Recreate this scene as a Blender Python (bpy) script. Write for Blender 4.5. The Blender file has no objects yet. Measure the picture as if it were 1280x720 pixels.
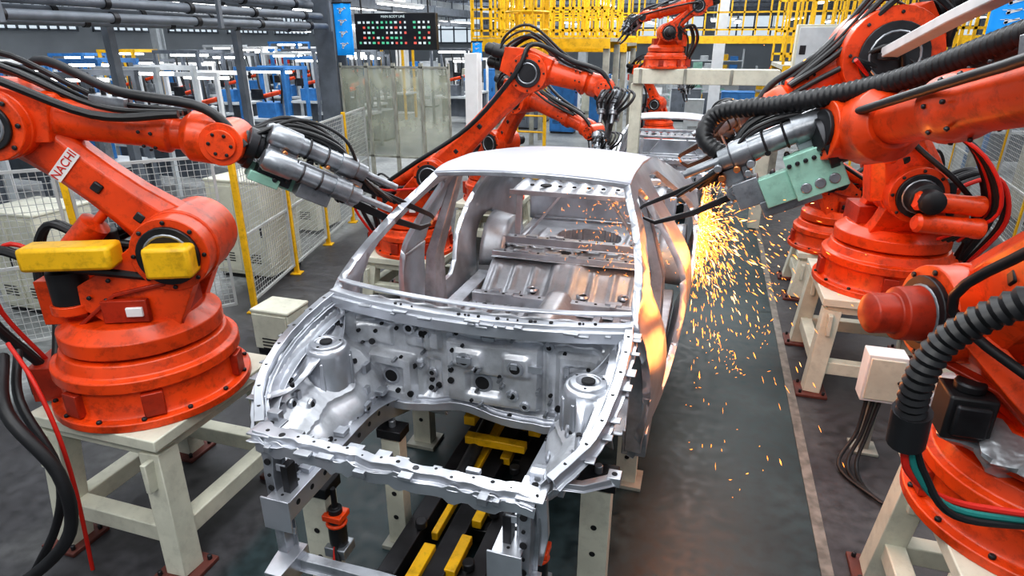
import bpy, bmesh, math, random
from mathutils import Vector as V, Matrix
random.seed(7)
sc=bpy.context.scene
sc.view_settings.view_transform='Standard'
try: sc.view_settings.look='Medium High Contrast'
except Exception: pass
LINK=sc.collection.objects.link
# ------------------------------------------------------------------ materials
def mat(name,col,metal=0.,rough=.5,var=.15,scale=6.,bump=0.,bscale=40.,emit=None,es=0.,col2=None,coat=0.,lo=.35,hi=.62,grime=0.,alpha=None):
    m=bpy.data.materials.new(name);m.use_nodes=True;nt=m.node_tree;b=nt.nodes['Principled BSDF']
    b.inputs['Metallic'].default_value=metal;b.inputs['Roughness'].default_value=rough
    if coat:b.inputs['Coat Weight'].default_value=coat
    tc=nt.nodes.new('ShaderNodeTexCoord')
    n=nt.nodes.new('ShaderNodeTexNoise');n.inputs['Scale'].default_value=scale;n.inputs['Detail'].default_value=5
    nt.links.new(tc.outputs['Object'],n.inputs['Vector'])
    r=nt.nodes.new('ShaderNodeValToRGB')
    c2=col2 or tuple(c*(1-var*1.6) for c in col)
    r.color_ramp.elements[0].position=lo;r.color_ramp.elements[1].position=hi
    r.color_ramp.elements[0].color=(*c2,1);r.color_ramp.elements[1].color=(*col,1)
    nt.links.new(n.outputs['Fac'],r.inputs['Fac']);out=r.outputs['Color']
    if grime:
        g=nt.nodes.new('ShaderNodeTexNoise');g.inputs['Scale'].default_value=17;g.inputs['Detail'].default_value=8;g.inputs['Roughness'].default_value=.7
        nt.links.new(tc.outputs['Object'],g.inputs['Vector'])
        gr=nt.nodes.new('ShaderNodeValToRGB');gr.color_ramp.elements[0].position=.34;gr.color_ramp.elements[1].position=.50
        gr.color_ramp.elements[0].color=(1-grime,)*3+(1,);gr.color_ramp.elements[1].color=(1,1,1,1)
        nt.links.new(g.outputs['Fac'],gr.inputs['Fac'])
        mx=nt.nodes.new('ShaderNodeMix');mx.data_type='RGBA';mx.blend_type='MULTIPLY';mx.inputs[0].default_value=1
        nt.links.new(out,mx.inputs[6]);nt.links.new(gr.outputs[0],mx.inputs[7]);out=mx.outputs[2]
    nt.links.new(out,b.inputs['Base Color'])
    if bump:
        n2=nt.nodes.new('ShaderNodeTexNoise');n2.inputs['Scale'].default_value=bscale
        nt.links.new(tc.outputs['Object'],n2.inputs['Vector'])
        bp=nt.nodes.new('ShaderNodeBump');bp.inputs['Strength'].default_value=bump;bp.inputs['Distance'].default_value=.02
        nt.links.new(n2.outputs['Fac'],bp.inputs['Height']);nt.links.new(bp.outputs['Normal'],b.inputs['Normal'])
    if emit:
        b.inputs['Emission Color'].default_value=(*emit,1);b.inputs['Emission Strength'].default_value=es
    if alpha is not None:b.inputs['Alpha'].default_value=alpha
    return m
M={}
M['red']=mat('robot_orange_red_paint',(.80,.072,.006),0,.38,.2,4,coat=.12,grime=.4)
M['redd']=mat('dark_red_paint',(.42,.03,.006),0,.45,.2,grime=.4)
M['rust']=mat('brown_primer',(.14,.04,.03),0,.6,.3)
M['yel']=mat('yellow_paint',(.82,.47,.01),0,.4,.12,grime=.3)
M['blk']=mat('black_rubber',(.016,.016,.018),0,.45,.3)
M['dk']=mat('dark_steel',(.05,.05,.055),.6,.4,.35)
M['gry']=mat('cast_aluminium',(.40,.42,.45),.7,.33,.3,grime=.3)
M['stl']=mat('bare_body_steel',(.62,.64,.69),.75,.30,.2,4,bump=.10,bscale=9)
M['stl2']=mat('bare_inner_steel',(.50,.52,.56),.75,.36,.25,7,bump=.2,bscale=14,grime=.15)
M['fw']=mat('firewall_steel',(.68,.70,.74),.55,.36,.2,8,bump=.12,bscale=12,grime=.12)
M['int']=mat('cabin_floor_steel',(.52,.54,.58),.62,.40,.2,5,bump=.12,bscale=12,grime=.12)
M['roof']=mat('matte_roof_steel',(.43,.44,.50),.25,.42,.05,2)
M['hole']=mat('dark_hole',(.01,.01,.012),0,.8,.1)
M['bei']=mat('cream_paint',(.66,.65,.54),0,.5,.1,5,grime=.12)
M['beid']=mat('worn_grey_beige_paint',(.38,.38,.33),0,.55,.25)
M['tape']=mat('worn_tape',(.22,.20,.175),0,.6,.3,12)
M['grn']=mat('mint_green_paint',(.33,.60,.49),0,.45,.15,grime=.2)
M['cop']=mat('copper',(.75,.30,.12),.9,.3,.2)
M['wht']=mat('white_paint',(.8,.8,.8),0,.5,.05)
M['rdtx']=mat('red_lettering',(.6,.02,.01),0,.5,.05)
M['teal']=mat('teal_hose',(.02,.22,.20),0,.4,.05)
M['blu']=mat('blue_banner_cloth_glow',(.01,.28,.75),0,.6,.05,emit=(.01,.28,.75),es=.35)  # cloth emits a little of its own blue, light put into the colour
M['blup']=mat('blue_machine_paint',(.04,.20,.50),0,.5,.15)
M['lgr']=mat('light_grey_paint',(.55,.58,.60),0,.5,.1)
M['mgr']=mat('mid_grey_paint',(.17,.19,.22),.2,.45,.15)
M['wire']=mat('galvanised_wire',(.55,.56,.55),.4,.5,.1)
M['pan']=mat('curtain_panel',(.62,.64,.50),0,.06,.45,1.8,col2=(.25,.27,.22),alpha=.42)
M['foil']=mat('crumpled_foil',(.42,.44,.46),.6,.4,.2,bump=1.,bscale=14)
M['lamp']=mat('lamp_white',(.9,.9,.9),0,.5,0,emit=(1,1,1),es=7.)
M['gled']=mat('green_display',(.1,.5,.3),0,.5,0,emit=(.2,.9,.5),es=.25)
M['wled']=mat('white_display',(.6,.7,.7),0,.5,0,emit=(.8,.9,.9),es=.3)
M['rled']=mat('red_display',(.6,.1,.08),0,.5,0,emit=(1,.15,.1),es=.4)
M['sp1']=mat('spark_orange',(1,.4,.05),0,.5,0,emit=(1,.30,.04),es=2.8)
M['sp2']=mat('spark_core',(1,.8,.4),0,.5,0,emit=(1,.50,.16),es=5.)
# ------------------------------------------------------------------ mesh builder
def frame(d,up=V((0,0,1))):
    d=V(d).normalized()
    if abs(d.dot(up))>.98: up=V((0,1,0))
    s=d.cross(up).normalized();u=s.cross(d).normalized()
    return d,s,u
def hat(w,h,f,t=.004):
    a=w/2;b=a*.82;k=h/2
    return [(-a-f,-k),(-a,-k),(-b,k),(b,k),(a,-k),(a+f,-k),(a+f,-k-t),(a-t,-k-t),(b-t,k-t),(-b+t,k-t),(-a+t,-k-t),(-a-f,-k-t)]
class MB:
    def __init__(s): s.v=[];s.f=[];s.m=[];s.mats=[]
    def mi(s,k):
        if k not in s.mats:s.mats.append(k)
        return s.mats.index(k)
    def add(s,vs,fs,k):
        o=len(s.v);s.v+=[tuple(x) for x in vs];i=s.mi(k)
        for f in fs:s.f.append([a+o for a in f]);s.m.append(i)
    def rings(s,rs,k,cap=True,closed=True):
        n=len(rs[0]);vs=[p for r in rs for p in r];fs=[]
        for i in range(len(rs)-1):
            for j in range(n if closed else n-1):
                a=i*n+j;b=i*n+(j+1)%n;fs.append([a,b,b+n,a+n])
        if cap and closed:
            fs.append(list(range(n))[::-1]);o=(len(rs)-1)*n;fs.append([o+j for j in range(n)])
        s.add(vs,fs,k)
    def box(s,c,size,k,rot=0,d=None,up=V((0,0,1))):
        c=V(c);x,y,z=[a/2 for a in size]
        if d is not None: D,S,U=frame(V(d),up)
        else: S=V((math.cos(rot),math.sin(rot),0));D=V((-math.sin(rot),math.cos(rot),0));U=V((0,0,1))
        vs=[c+S*(i*x)+D*(j*y)+U*(l*z) for l in(-1,1) for i,j in((-1,-1),(1,-1),(1,1),(-1,1))]
        s.add(vs,[[3,2,1,0],[4,5,6,7],[0,1,5,4],[1,2,6,5],[2,3,7,6],[3,0,4,7]],k)
    def lathe(s,p0,d,prof,k,n=24):
        p0=V(p0);D,S,U=frame(V(d))
        s.rings([[p0+D*t+(S*math.cos(a)+U*math.sin(a))*r for a in [2*math.pi*j/n for j in range(n)]] for t,r in prof],k)
    def cyl(s,p0,p1,r,k,r1=None,n=16):
        p0=V(p0);p1=V(p1);s.lathe(p0,p1-p0,[(0,r),((p1-p0).length,r if r1 is None else r1)],k,n)
    def sweep(s,pts,prof,k,up=V((0,0,1)),sc_=None):
        pts=[V(p) for p in pts];rs=[]
        for i,p in enumerate(pts):
            d=pts[min(i+1,len(pts)-1)]-pts[max(i-1,0)];D,S,U=frame(d,up);q=sc_(i/(len(pts)-1),i) if sc_ else 1
            rs.append([p+S*(a*q)+U*b for a,b in prof])
        s.rings(rs,k)
    def beam(s,pts,w,h,k,up=V((0,0,1))):
        pts=[V(p) for p in pts];rs=[]
        for i,p in enumerate(pts):
            d=pts[min(i+1,len(pts)-1)]-pts[max(i-1,0)]
            D,S,U=frame(d,up);ww=w[i] if isinstance(w,(list,tuple)) else w;hh=h[i] if isinstance(h,(list,tuple)) else h
            rs.append([p+S*(a*ww/2)+U*(b*hh/2) for a,b in((-1,-1),(1,-1),(1,1),(-1,1))])
        s.rings(rs,k)
    def tube(s,pts,r,k,n=10,per=6,corr=0.,step=None):
        P=cr(pts,per) if not step else resamp(cr(pts,12),step)
        rs=[];U=None
        for i,p in enumerate(P):
            d=(P[min(i+1,len(P)-1)]-P[max(i-1,0)]).normalized()
            if U is None: _,S,U=frame(d)
            U=(U-d*U.dot(d)).normalized();S=d.cross(U)
            rr=r*(1+corr*(1 if i%2 else -1))
            rs.append([p+(S*math.cos(a)+U*math.sin(a))*rr for a in [2*math.pi*j/n for j in range(n)]])
        s.rings(rs,k)
    def ring(s,c,d,R,r,k,n=20,m=6):
        c=V(c);D,S,U=frame(V(d));vs=[];fs=[]
        for i in range(n):
            a=2*math.pi*i/n;e=S*math.cos(a)+U*math.sin(a)
            for j in range(m):
                b=2*math.pi*j/m;vs.append(c+e*(R+r*math.cos(b))+D*(r*math.sin(b)))
        for i in range(n):
            for j in range(m):
                fs.append([i*m+j,((i+1)%n)*m+j,((i+1)%n)*m+(j+1)%m,i*m+(j+1)%m])
        s.add(vs,fs,k)
    def grid(s,fn,nu,nv,k,mask=None):
        vs=[fn(i/nu,j/nv) for i in range(nu+1) for j in range(nv+1)]
        fs=[[i*(nv+1)+j,(i+1)*(nv+1)+j,(i+1)*(nv+1)+j+1,i*(nv+1)+j+1] for i in range(nu) for j in range(nv) if not(mask and mask((i+.5)/nu,(j+.5)/nv))]
        s.add(vs,fs,k)
    def obj(s,name,parent=None,bevel=0.,solid=0.,label=None,off=-1,recalc=False):
        me=bpy.data.meshes.new(name);o0=parent_loc(parent) if parent else V((0,0,0))
        me.from_pydata([V(v)-o0 for v in s.v],[],s.f)
        for k in s.mats: me.materials.append(M[k])
        me.polygons.foreach_set('material_index',s.m)
        me.update()
        if recalc:
            bm=bmesh.new();bm.from_mesh(me);bmesh.ops.recalc_face_normals(bm,faces=bm.faces);bm.to_mesh(me);bm.free()
        for p in me.polygons:p.use_smooth=True
        me.set_sharp_from_angle(angle=math.radians(38))
        ob=bpy.data.objects.new(name,me);LINK(ob)
        if parent: ob.parent=parent
        if solid:
            md=ob.modifiers.new('solid','SOLIDIFY');md.thickness=solid;md.offset=off
        if bevel:
            md=ob.modifiers.new('bevel','BEVEL');md.width=bevel;md.segments=2;md.limit_method='ANGLE';md.angle_limit=math.radians(40)
        if label: ob['label']=label
        return ob
def parent_loc(p):
    l=V(p.location)
    while p.parent: p=p.parent;l+=V(p.location)
    return l
def cr(pts,per):
    P=[V(p) for p in pts];P=[P[0]*2-P[1]]+P+[P[-1]*2-P[-2]];o=[]
    for i in range(1,len(P)-2):
        a,b,c,d=P[i-1:i+3]
        for j in range(per):
            t=j/per;o.append(.5*((2*b)+(c-a)*t+(2*a-5*b+4*c-d)*t*t+(3*b-a-3*c+d)*t**3))
    o.append(P[-2]);return o
def resamp(P,step):
    o=[P[0]];acc=0
    for a,b in zip(P,P[1:]):
        L=(b-a).length;t=step-acc
        while t<=L: o.append(a+(b-a)*(t/L));t+=step
        acc=L-(t-step)
    return o
def root(name,loc,label,cat,group=None,parent=None):
    e=bpy.data.objects.new(name,None);e.empty_display_size=.1;e.location=loc;LINK(e)
    e['label']=label;e['category']=cat
    if group:e['group']=group
    return e
def sub(name,parent,loc=(0,0,0)):
    e=bpy.data.objects.new(name,None);e.empty_display_size=.05;LINK(e);e.parent=parent;e.location=loc;return e
def tag(o,label,cat,group=None,kind=None):
    o['label']=label;o['category']=cat
    if group:o['group']=group
    if kind:o['kind']=kind
    return o
def text(body,loc,size,xdir,ydir,k,name,parent,ext=.001):
    cu=bpy.data.curves.new(name,'FONT');cu.body=body;cu.size=size;cu.extrude=ext;cu.align_x='CENTER';cu.align_y='CENTER'
    t=bpy.data.objects.new('t',cu);LINK(t);bpy.context.view_layer.update()
    me=bpy.data.meshes.new_from_object(t);bpy.data.objects.remove(t)
    X=V(xdir).normalized();Z=X.cross(V(ydir)).normalized();Y=Z.cross(X)
    mt=Matrix((X,Y,Z)).transposed().to_4x4();mt.translation=V(loc)-parent_loc(parent)
    me.transform(mt);me.materials.clear();me.materials.append(M[k])
    o=bpy.data.objects.new(name,me);LINK(o);o.parent=parent;return o
# ------------------------------------------------------------------ camera
cam=bpy.data.cameras.new('camera');co=bpy.data.objects.new('camera',cam);LINK(co);sc.camera=co
cam.sensor_width=36;cam.lens=21.94;co.location=(0,0,2.5);co.rotation_euler=(math.radians(68.5),0,math.radians(17.2));cam.clip_end=200
# ------------------------------------------------------------------ setting
def struct(o): o['kind']='structure';return o
m=bpy.data.materials.new('factory_floor_paint');m.use_nodes=True;nt=m.node_tree;b=nt.nodes['Principled BSDF']
ge=nt.nodes.new('ShaderNodeNewGeometry');sx=nt.nodes.new('ShaderNodeSeparateXYZ');nt.links.new(ge.outputs['Position'],sx.inputs[0])
n1=nt.nodes.new('ShaderNodeTexNoise');n1.inputs['Scale'].default_value=1.3;n1.inputs['Detail'].default_value=8;nt.links.new(ge.outputs['Position'],n1.inputs['Vector'])
n2=nt.nodes.new('ShaderNodeTexNoise');n2.inputs['Scale'].default_value=14;n2.inputs['Detail'].default_value=6;nt.links.new(ge.outputs['Position'],n2.inputs['Vector'])
def ramp(inp,els):
    r=nt.nodes.new('ShaderNodeValToRGB');cr_=r.color_ramp
    while len(cr_.elements)<len(els):cr_.elements.new(.5)
    for e,(p,c) in zip(cr_.elements,els):e.position=p;e.color=(*c,1)
    nt.links.new(inp,r.inputs['Fac']);return r
ra=ramp(n1.outputs['Fac'],[(.3,(.012,.025,.028)),(.55,(.025,.045,.050)),(.75,(.048,.072,.078))])
rb=ramp(n1.outputs['Fac'],[(.3,(.024,.022,.025)),(.5,(.048,.047,.052)),(.75,(.10,.10,.10))])
rc=ramp(n1.outputs['Fac'],[(.3,(.16,.17,.17)),(.7,(.32,.33,.33))])
def mr(inp,a,b_):
    q=nt.nodes.new('ShaderNodeMapRange');q.inputs[1].default_value=a;q.inputs[2].default_value=b_;nt.links.new(inp,q.inputs[0]);return q
def mix(f,a,b_):
    q=nt.nodes.new('ShaderNodeMix');q.data_type='RGBA';nt.links.new(f,q.inputs[0]);nt.links.new(a,q.inputs[6]);nt.links.new(b_,q.inputs[7]);return q
m1=mix(mr(sx.outputs[0],.80,.82).outputs[0],ra.outputs[0],rb.outputs[0])
m2=mix(mr(sx.outputs[0],-2.05,-2.15).outputs[0],m1.outputs[2],rb.outputs[0])
m3=mix(mr(sx.outputs[0],-4.6,-4.9).outputs[0],m2.outputs[2],rc.outputs[0])
m4=mix(mr(sx.outputs[1],11,12).outputs[0],m3.outputs[2],rc.outputs[0])
sp=nt.nodes.new('ShaderNodeMix');sp.data_type='RGBA';sp.blend_type='MULTIPLY';sp.inputs[0].default_value=1
rd=ramp(n2.outputs['Fac'],[(.35,(.65,.65,.65)),(.65,(1.25,1.25,1.25))])
nt.links.new(m4.outputs[2],sp.inputs[6]);nt.links.new(rd.outputs[0],sp.inputs[7]);nt.links.new(sp.outputs[2],b.inputs['Base Color'])
rr=ramp(n2.outputs['Fac'],[(.3,(.35,.35,.35)),(.7,(.6,.6,.6))]);nt.links.new(rr.outputs[0],b.inputs['Roughness'])
M['floor']=m
m=bpy.data.materials.new('ceiling_with_glow_bands');m.use_nodes=True;nt=m.node_tree;b=nt.nodes['Principled BSDF'];b.inputs['Roughness'].default_value=.8
ge=nt.nodes.new('ShaderNodeNewGeometry');wv_=nt.nodes.new('ShaderNodeTexWave');wv_.bands_direction='Y';wv_.inputs['Scale'].default_value=.11;nt.links.new(ge.outputs['Position'],wv_.inputs['Vector'])
r_=ramp(wv_.outputs['Fac'],[(.55,(.06,.07,.08)),(.65,(.90,.94,1.))]);nt.links.new(r_.outputs[0],b.inputs['Base Color']);nt.links.new(r_.outputs[0],b.inputs['Emission Color']);b.inputs['Emission Strength'].default_value=.6  # pale bands emit light, added to brighten the distant ceiling
M['ceil']=m
M['wall']=mat('wall_panel',(.38,.41,.44),0,.7,.08,.5)
M['glowpane']=mat('added_window_glow',(.6,.66,.7),0,.3,.2,1.,emit=(.75,.85,.93),es=.65)  # self-glowing panes, added to brighten the far walls near the horizon
q=MB();q.box((-4,25,-.1),(60,66,.2),'floor');struct(q.obj('floor'))
q=MB();q.box((-4,33.2,5.6),(60,49.6,.1),'ceil');struct(q.obj('ceiling'))
q=MB();q.box((-4,58,2.8),(60,.2,5.6),'wall');struct(q.obj('wall_back'))
q=MB();q.box((-34,25,2.8),(.2,66,5.6),'wall');struct(q.obj('wall_left'))
q=MB();q.box((26,25,2.8),(.2,66,5.6),'wall');struct(q.obj('wall_right'))
for i in range(9):
    q=MB();x=-30+i*6.5
    q.box((x,57.86,3.6),(5.2,.06,2.2),'glowpane')
    for k in range(5):q.box((x-2.6+k*1.3,57.8,3.6),(.12,.08,2.3),'mgr')
    for z in(2.45,3.6,4.75):q.box((x,57.8,z),(5.3,.08,.12),'mgr')
    struct(q.obj('added_window_%d'%(i+1)))
for i in range(9):
    q=MB();y=10+i*5.4
    q.box((-33.86,y,3.9),(.06,4.4,1.5),'glowpane')
    for k in range(9):q.box((-33.8,y-2.2+k*.55,3.9),(.08,.10,1.6),'mgr')
    for z in(3.1,3.9,4.7):q.box((-33.8,y,z),(.08,4.5,.12),'mgr')
    struct(q.obj('added_window_%d'%(i+10)))
q=MB();q.box((.81,5.2,.004),(.06,8.5,.008),'tape');tag(q.obj('floor_marking_tape'),'worn grey-brown tape line stuck along the dark floor','floor tape')
for i in range(10):
    y=11+i*4.4
    q=MB();q.box((-4,y,5.47),(56,.14,.16),'mgr');q.box((-4,y,4.3),(56,.16,.16),'mgr')
    for k in range(46):
        xx=-32+k*1.22;q.beam([(xx,y,4.3),(xx+.61,y,5.47),(xx+1.22,y,4.3)],.07,.07,'mgr',up=V((0,1,0)))
    tag(q.obj('roof_truss'),'grey steel lattice roof truss spanning the hall','roof truss','hall roof trusses')
DX=((-9.5,3.5,.35),(-11.5,3.9,.5),(-14,3.4,.3),(-17,3.8,.5),(9.8,3.9,.35),(12.5,3.8,.5))
for i in range(16):
    for j in range(7):
        x=-31+i*3.4+(j%2);y=12.5+j*5.4
        if -9<x<10 and y<19: continue
        for dx,_,dw in DX:
            if abs(x-dx)<dw/2+.3: x=dx+dw/2+.45
        z=3.25+.22*(j%3)
        q=MB();q.box((x,y,z+.05),(.26,2.6,.08),'wht');q.box((x,y,z),(.20,2.5,.03),'lamp')
        for dy in(-1.1,1.1):q.cyl((x,y+dy,z+.05),(x,y+dy,5.56),.015,'mgr',n=6)
        tag(q.obj('strip_light'),'long white fluorescent strip light hanging under the roof','ceiling light','hall strip lights')
for i,(x,z,w) in enumerate(DX):
    q=MB();q.box((x,26,z),(w,30,w*.7),'lgr' if i%2 else 'mgr')
    for k in range(10):
        q.box((x,12+k*3.1,z),(w*1.15,.08,w*.85),'mgr')
        q.cyl((x,12+k*3.1,z),(x,12+k*3.1,5.56),.02,'dk',n=6)
    tag(q.obj('overhead_duct'),'long rectangular sheet metal duct hung from the roof','duct','overhead ducts')
# ------------------------------------------------------------------ car body
XC=-.93
car=root('car_body',(XC,3.7,.55),'unpainted silver steel car body shell without doors, on fixture posts','car body','bare car bodies')
def interp(t,T):
    if t<=T[0][0]:return T[0][1]
    for (a,x),(b_,y) in zip(T,T[1:]):
        if t<=b_:
            f=(t-a)/(b_-a);return x+(y-x)*f
    return T[-1][1]
def smooth_interp(t,T):
    P=[T[0]]+T+[T[-1]]
    for i in range(1,len(P)-2):
        if t<=P[i+1][0] or i==len(P)-3:
            a,b,c,d=[p[1] for p in P[i-1:i+3]];den=(P[i+1][0]-P[i][0]);f=max(0,min(1,(t-P[i][0])/den))
            return .5*((2*b)+(c-a)*f+(2*a-5*b+4*c-d)*f*f+(3*b-a-3*c+d)*f**3)
WZ=[(.50,.80),(.70,.865),(.90,.90),(1.10,.915),(1.30,.885),(1.46,.795),(1.62,.685),(1.80,.565),(1.90,.50)]
WY=[(2.3,.86),(2.6,.90),(3.1,.97),(3.8,1.01),(4.8,1.03),(5.5,1.0),(6.,.92)]
def sx_(y,z):
    s=smooth_interp(y,WY)
    if y>3.9 and z>1.42: z=min(1.86,z+ (z-1.42)*.22*min(1,(y-3.9)/.8))
    if z>1.40: s=s+(1-s)*min(1,(z-1.40)/.3)
    return smooth_interp(z,WZ)*s
arch=[(5.16+.37*math.cos(a),.72+.37*math.sin(a)) for a in [math.pi*(1-i/12)*1.0 for i in range(13)]]
outl=[(2.62,.585),(2.72,.57),(4.72,.57)]+[(4.79,.72)]+arch[1:-1]+[(5.53,.72),(5.58,.62),(5.88,.66),(5.97,.95),(5.95,1.28),(5.88,1.37),(5.55,1.42),(5.30,1.47),(4.98,1.62),(4.72,1.715),(4.4,1.77),(3.9,1.82),(3.5,1.83),(3.28,1.805),(2.9,1.63),(2.47,1.43),(2.42,1.38),(2.42,1.25),(2.50,1.0),(2.55,.75)]
h1=[(2.86,.88),(2.94,.81),(3.32,.81),(3.40,.88),(3.46,1.25),(3.54,1.68),(3.50,1.74),(3.42,1.75),(3.3,1.73),(2.84,1.525),(2.76,1.46),(2.74,1.32)]
h2=[(3.78,.88),(3.86,.81),(4.24,.81),(4.36,.88),(4.48,1.08),(4.66,1.24),(4.74,1.36),(4.68,1.47),(4.52,1.59),(4.38,1.68),(3.92,1.735),(3.85,1.68),(3.80,1.25)]
def side(sg):
    bm=bmesh.new();es=[]
    for loop in(outl,h1,h2):
        vs=[bm.verts.new((0,y,z)) for y,z in loop]
        for a,b_ in zip(vs,vs[1:]+vs[:1]):es.append(bm.edges.new((a,b_)))
    bmesh.ops.triangle_fill(bm,use_beauty=True,use_dissolve=False,edges=es,normal=(1,0,0))
    for i in range(44):
        z=.56+i*.03
        g=bm.verts[:]+bm.edges[:]+bm.faces[:];bmesh.ops.bisect_plane(bm,geom=g,plane_co=(0,0,z),plane_no=(0,0,1))
    for i in range(36):
        y=2.5+i*.1
        g=bm.verts[:]+bm.edges[:]+bm.faces[:];bmesh.ops.bisect_plane(bm,geom=g,plane_co=(0,y,0),plane_no=(0,1,0))
    o0=parent_loc(car)
    for v in bm.verts:
        y,z=v.co.y,v.co.z;x=sx_(y,z)
        v.co=V((XC+sg*x,y,z))-o0
    bmesh.ops.recalc_face_normals(bm,faces=bm.faces)
    bm.faces.ensure_lookup_table()
    f=max(bm.faces,key=lambda f:f.calc_area())
    if f.normal.x*sg<0: bmesh.ops.reverse_faces(bm,faces=bm.faces)
    me=bpy.data.meshes.new('side_panel');bm.to_mesh(me);bm.free();me.materials.append(M['stl'])
    for p in me.polygons:p.use_smooth=True
    ob=bpy.data.objects.new('side_panel',me);LINK(ob);ob.parent=car
    md=ob.modifiers.new('s','SOLIDIFY');md.thickness=.036;md.offset=-1;md.use_rim=True
    md=ob.modifiers.new('b','BEVEL');md.width=.005;md.segments=2;md.limit_method='ANGLE';md.angle_limit=math.radians(50)
for s in(-1,1): side(s)
q=MB()
def rz(y): return interp(y,[(3.2,1.815),(3.5,1.83),(3.9,1.82),(4.4,1.765),(4.72,1.71),(4.85,1.68)])
def rf(u,v):
    x=-1+2*u;yf=3.30-.07*(1-x*x);yr=4.74+.05*(1-x*x);y=yf+(yr-yf)*v
    z=rz(y)+.045*(1-abs(x)**2.4)
    if v<.06: z-=.012*(1-v/.06)
    return (XC+x*.565,y,z)
q.grid(rf,28,28,'roof')
q.obj('roof_panel',car,solid=.02,bevel=.004,recalc=True)
for Y,dy in((3.33,-.07),(4.02,0),(4.70,.05)):
    q=MB()
    q.beam([(XC+x*.55,Y+dy*(1-x*x),rz(Y)-.03+.042*(1-x*x)) for x in [-1+i/5 for i in range(11)]],.09,.025,'stl2')
    q.obj('roof_crossmember',car,bevel=.004)
# cowl
rnd=random.Random(3)
def hk(): return rnd.choice(['hole','dk','dk','hole'])
def yc(x):return 2.40-.07*(1-x*x)
q=MB();xs=[-1+i/16 for i in range(33)]
jit=lambda t,i:1+.07*math.sin(i*2.1)+.05*math.sin(i*5.3)
q.sweep([(XC+x*.71,yc(x),1.395-.02*(1-x*x)) for x in xs],hat(.055,.022,.018,.005),'stl',sc_=jit)
q.beam([(XC+x*.71,yc(x)-.05,1.365-.02*(1-x*x)) for x in xs],.006,.05,'stl')
q.beam([(XC+x*.70,yc(x)+.065,1.425-.015*(1-x*x)) for x in xs],.035,.010,'stl')
for i in range(16):
    x=rnd.uniform(-.95,.95);r=rnd.uniform(.004,.010)
    q.cyl((XC+x*.71,yc(x)-.0,1.402-.02*(1-x*x)),(XC+x*.71,yc(x)-.0,1.4125-.02*(1-x*x)),r,hk(),n=12)
for i in range(14):
    x=rnd.uniform(-.9,.9);q.box((XC+x*.71,yc(x)-.055,1.385+rnd.uniform(-.02,.005)),(rnd.uniform(.02,.07),rnd.uniform(.015,.035),.010),'stl2')
q.obj('cowl_panel',car,bevel=.002)
# firewall
q=MB()
def tun(x,z):
    return math.hypot((x+.05)/.15,(z-.70)/.14)<1
def sst(a,b_,t):
    t=max(0,min(1,(t-a)/(b_-a)));return t*t*(3-2*t)
def fy(x,z):
    y=2.43-.03*max(0,(1-(x/.5)**2))
    if z<.86: y+=(.86-z)*.8
    bx=lambda x0,x1,z0,z1,e=.012:sst(x0-e,x0+e,x)*(1-sst(x1-e,x1+e,x))*sst(z0-e,z0+e,z)*(1-sst(z1-e,z1+e,z))
    y-=.045*bx(-.12,.32,.92,1.24);y+=.03*bx(-.02,.14,.98,1.08);y-=.02*bx(.16,.28,1.10,1.20);y-=.02*bx(-.08,.06,1.12,1.20)
    y-=.05*bx(-.55,-.30,.86,1.10);y+=.03*bx(-.50,-.36,.92,1.04);y-=.04*bx(.40,.58,.90,1.22);y+=.02*bx(.43,.54,1.02,1.17)
    y-=.025*bx(-.34,-.16,1.16,1.32);y+=.025*bx(-.26,-.17,.90,1.10)
    y+=.008*math.sin(x*48)*sst(1.2,1.28,z);y-=.016*bx(-.6,.6,1.255,1.275,.006);y-=.016*bx(-.3,.5,.86,.885,.006)
    y-=.012*bx(-.235,-.215,.8,1.3,.006);y-=.012*bx(.345,.365,.8,1.3,.006);y-=.02*bx(-.6,-.42,1.14,1.24,.008);y-=.015*bx(.02,.3,1.27,1.33,.008)
    if abs(x)>.55: y-=(abs(x)-.55)*.6
    return y
q.grid(lambda u,v:(XC-.66+1.32*u,fy(-.66+1.32*u,.72+.66*v),.72+.66*v),140,70,'fw',mask=lambda u,v:tun(-.66+1.32*u,.72+.66*v))
sp_=[(-.43,.98,.034),(-.30,1.27,.018),(.05,1.03,.036),(.22,1.15,.026),(-.02,1.16,.024),(-.22,1.02,.014),(.20,1.0,.018),(.48,1.10,.030),(.50,.98,.018),(-.24,1.24,.022),(.26,.95,.013),(.36,1.25,.013)]
for i in range(50):
    sp_.append((rnd.uniform(-.6,.6),rnd.uniform(.82,1.34),rnd.choice([.004,.005,.008,.011])))
for x,z,r in sp_:
    if tun(x,z):continue
    y=fy(x,z);c=V((XC+x,y-.001,z))
    q.cyl(c,c+V((0,-.005,0)),r,'hole' if r>.012 else hk(),n=14)
    if r>.012:q.ring(c+V((0,-.002,0)),(0,1,0),r+.004,.004,'stl')
for i in range(22):
    x=rnd.uniform(-.5,.5);z=rnd.uniform(.9,1.3);q.cyl((XC+x,fy(x,z),z),(XC+x,fy(x,z)-.035,z),.004,'gry',n=8)
for i in range(12):
    x=rnd.uniform(-.55,.55);z=rnd.uniform(.85,1.3)
    if not tun(x,z):q.box((XC+x,fy(x,z)-.008,z),(rnd.uniform(.02,.07),.018,rnd.uniform(.012,.04)),'stl')
q.obj('firewall',car,solid=.006)
q=MB()
q.sweep([(XC+x,fy(x,.86)-.025,.845+.05*math.exp(-((x+.05)/.15)**2)) for x in [-.6+i*.05 for i in range(25)]],hat(.05,.03,.015,.004),'stl',up=V((0,-1,0)),sc_=jit)
q.obj('dash_crossmember',car,bevel=.003)
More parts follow.
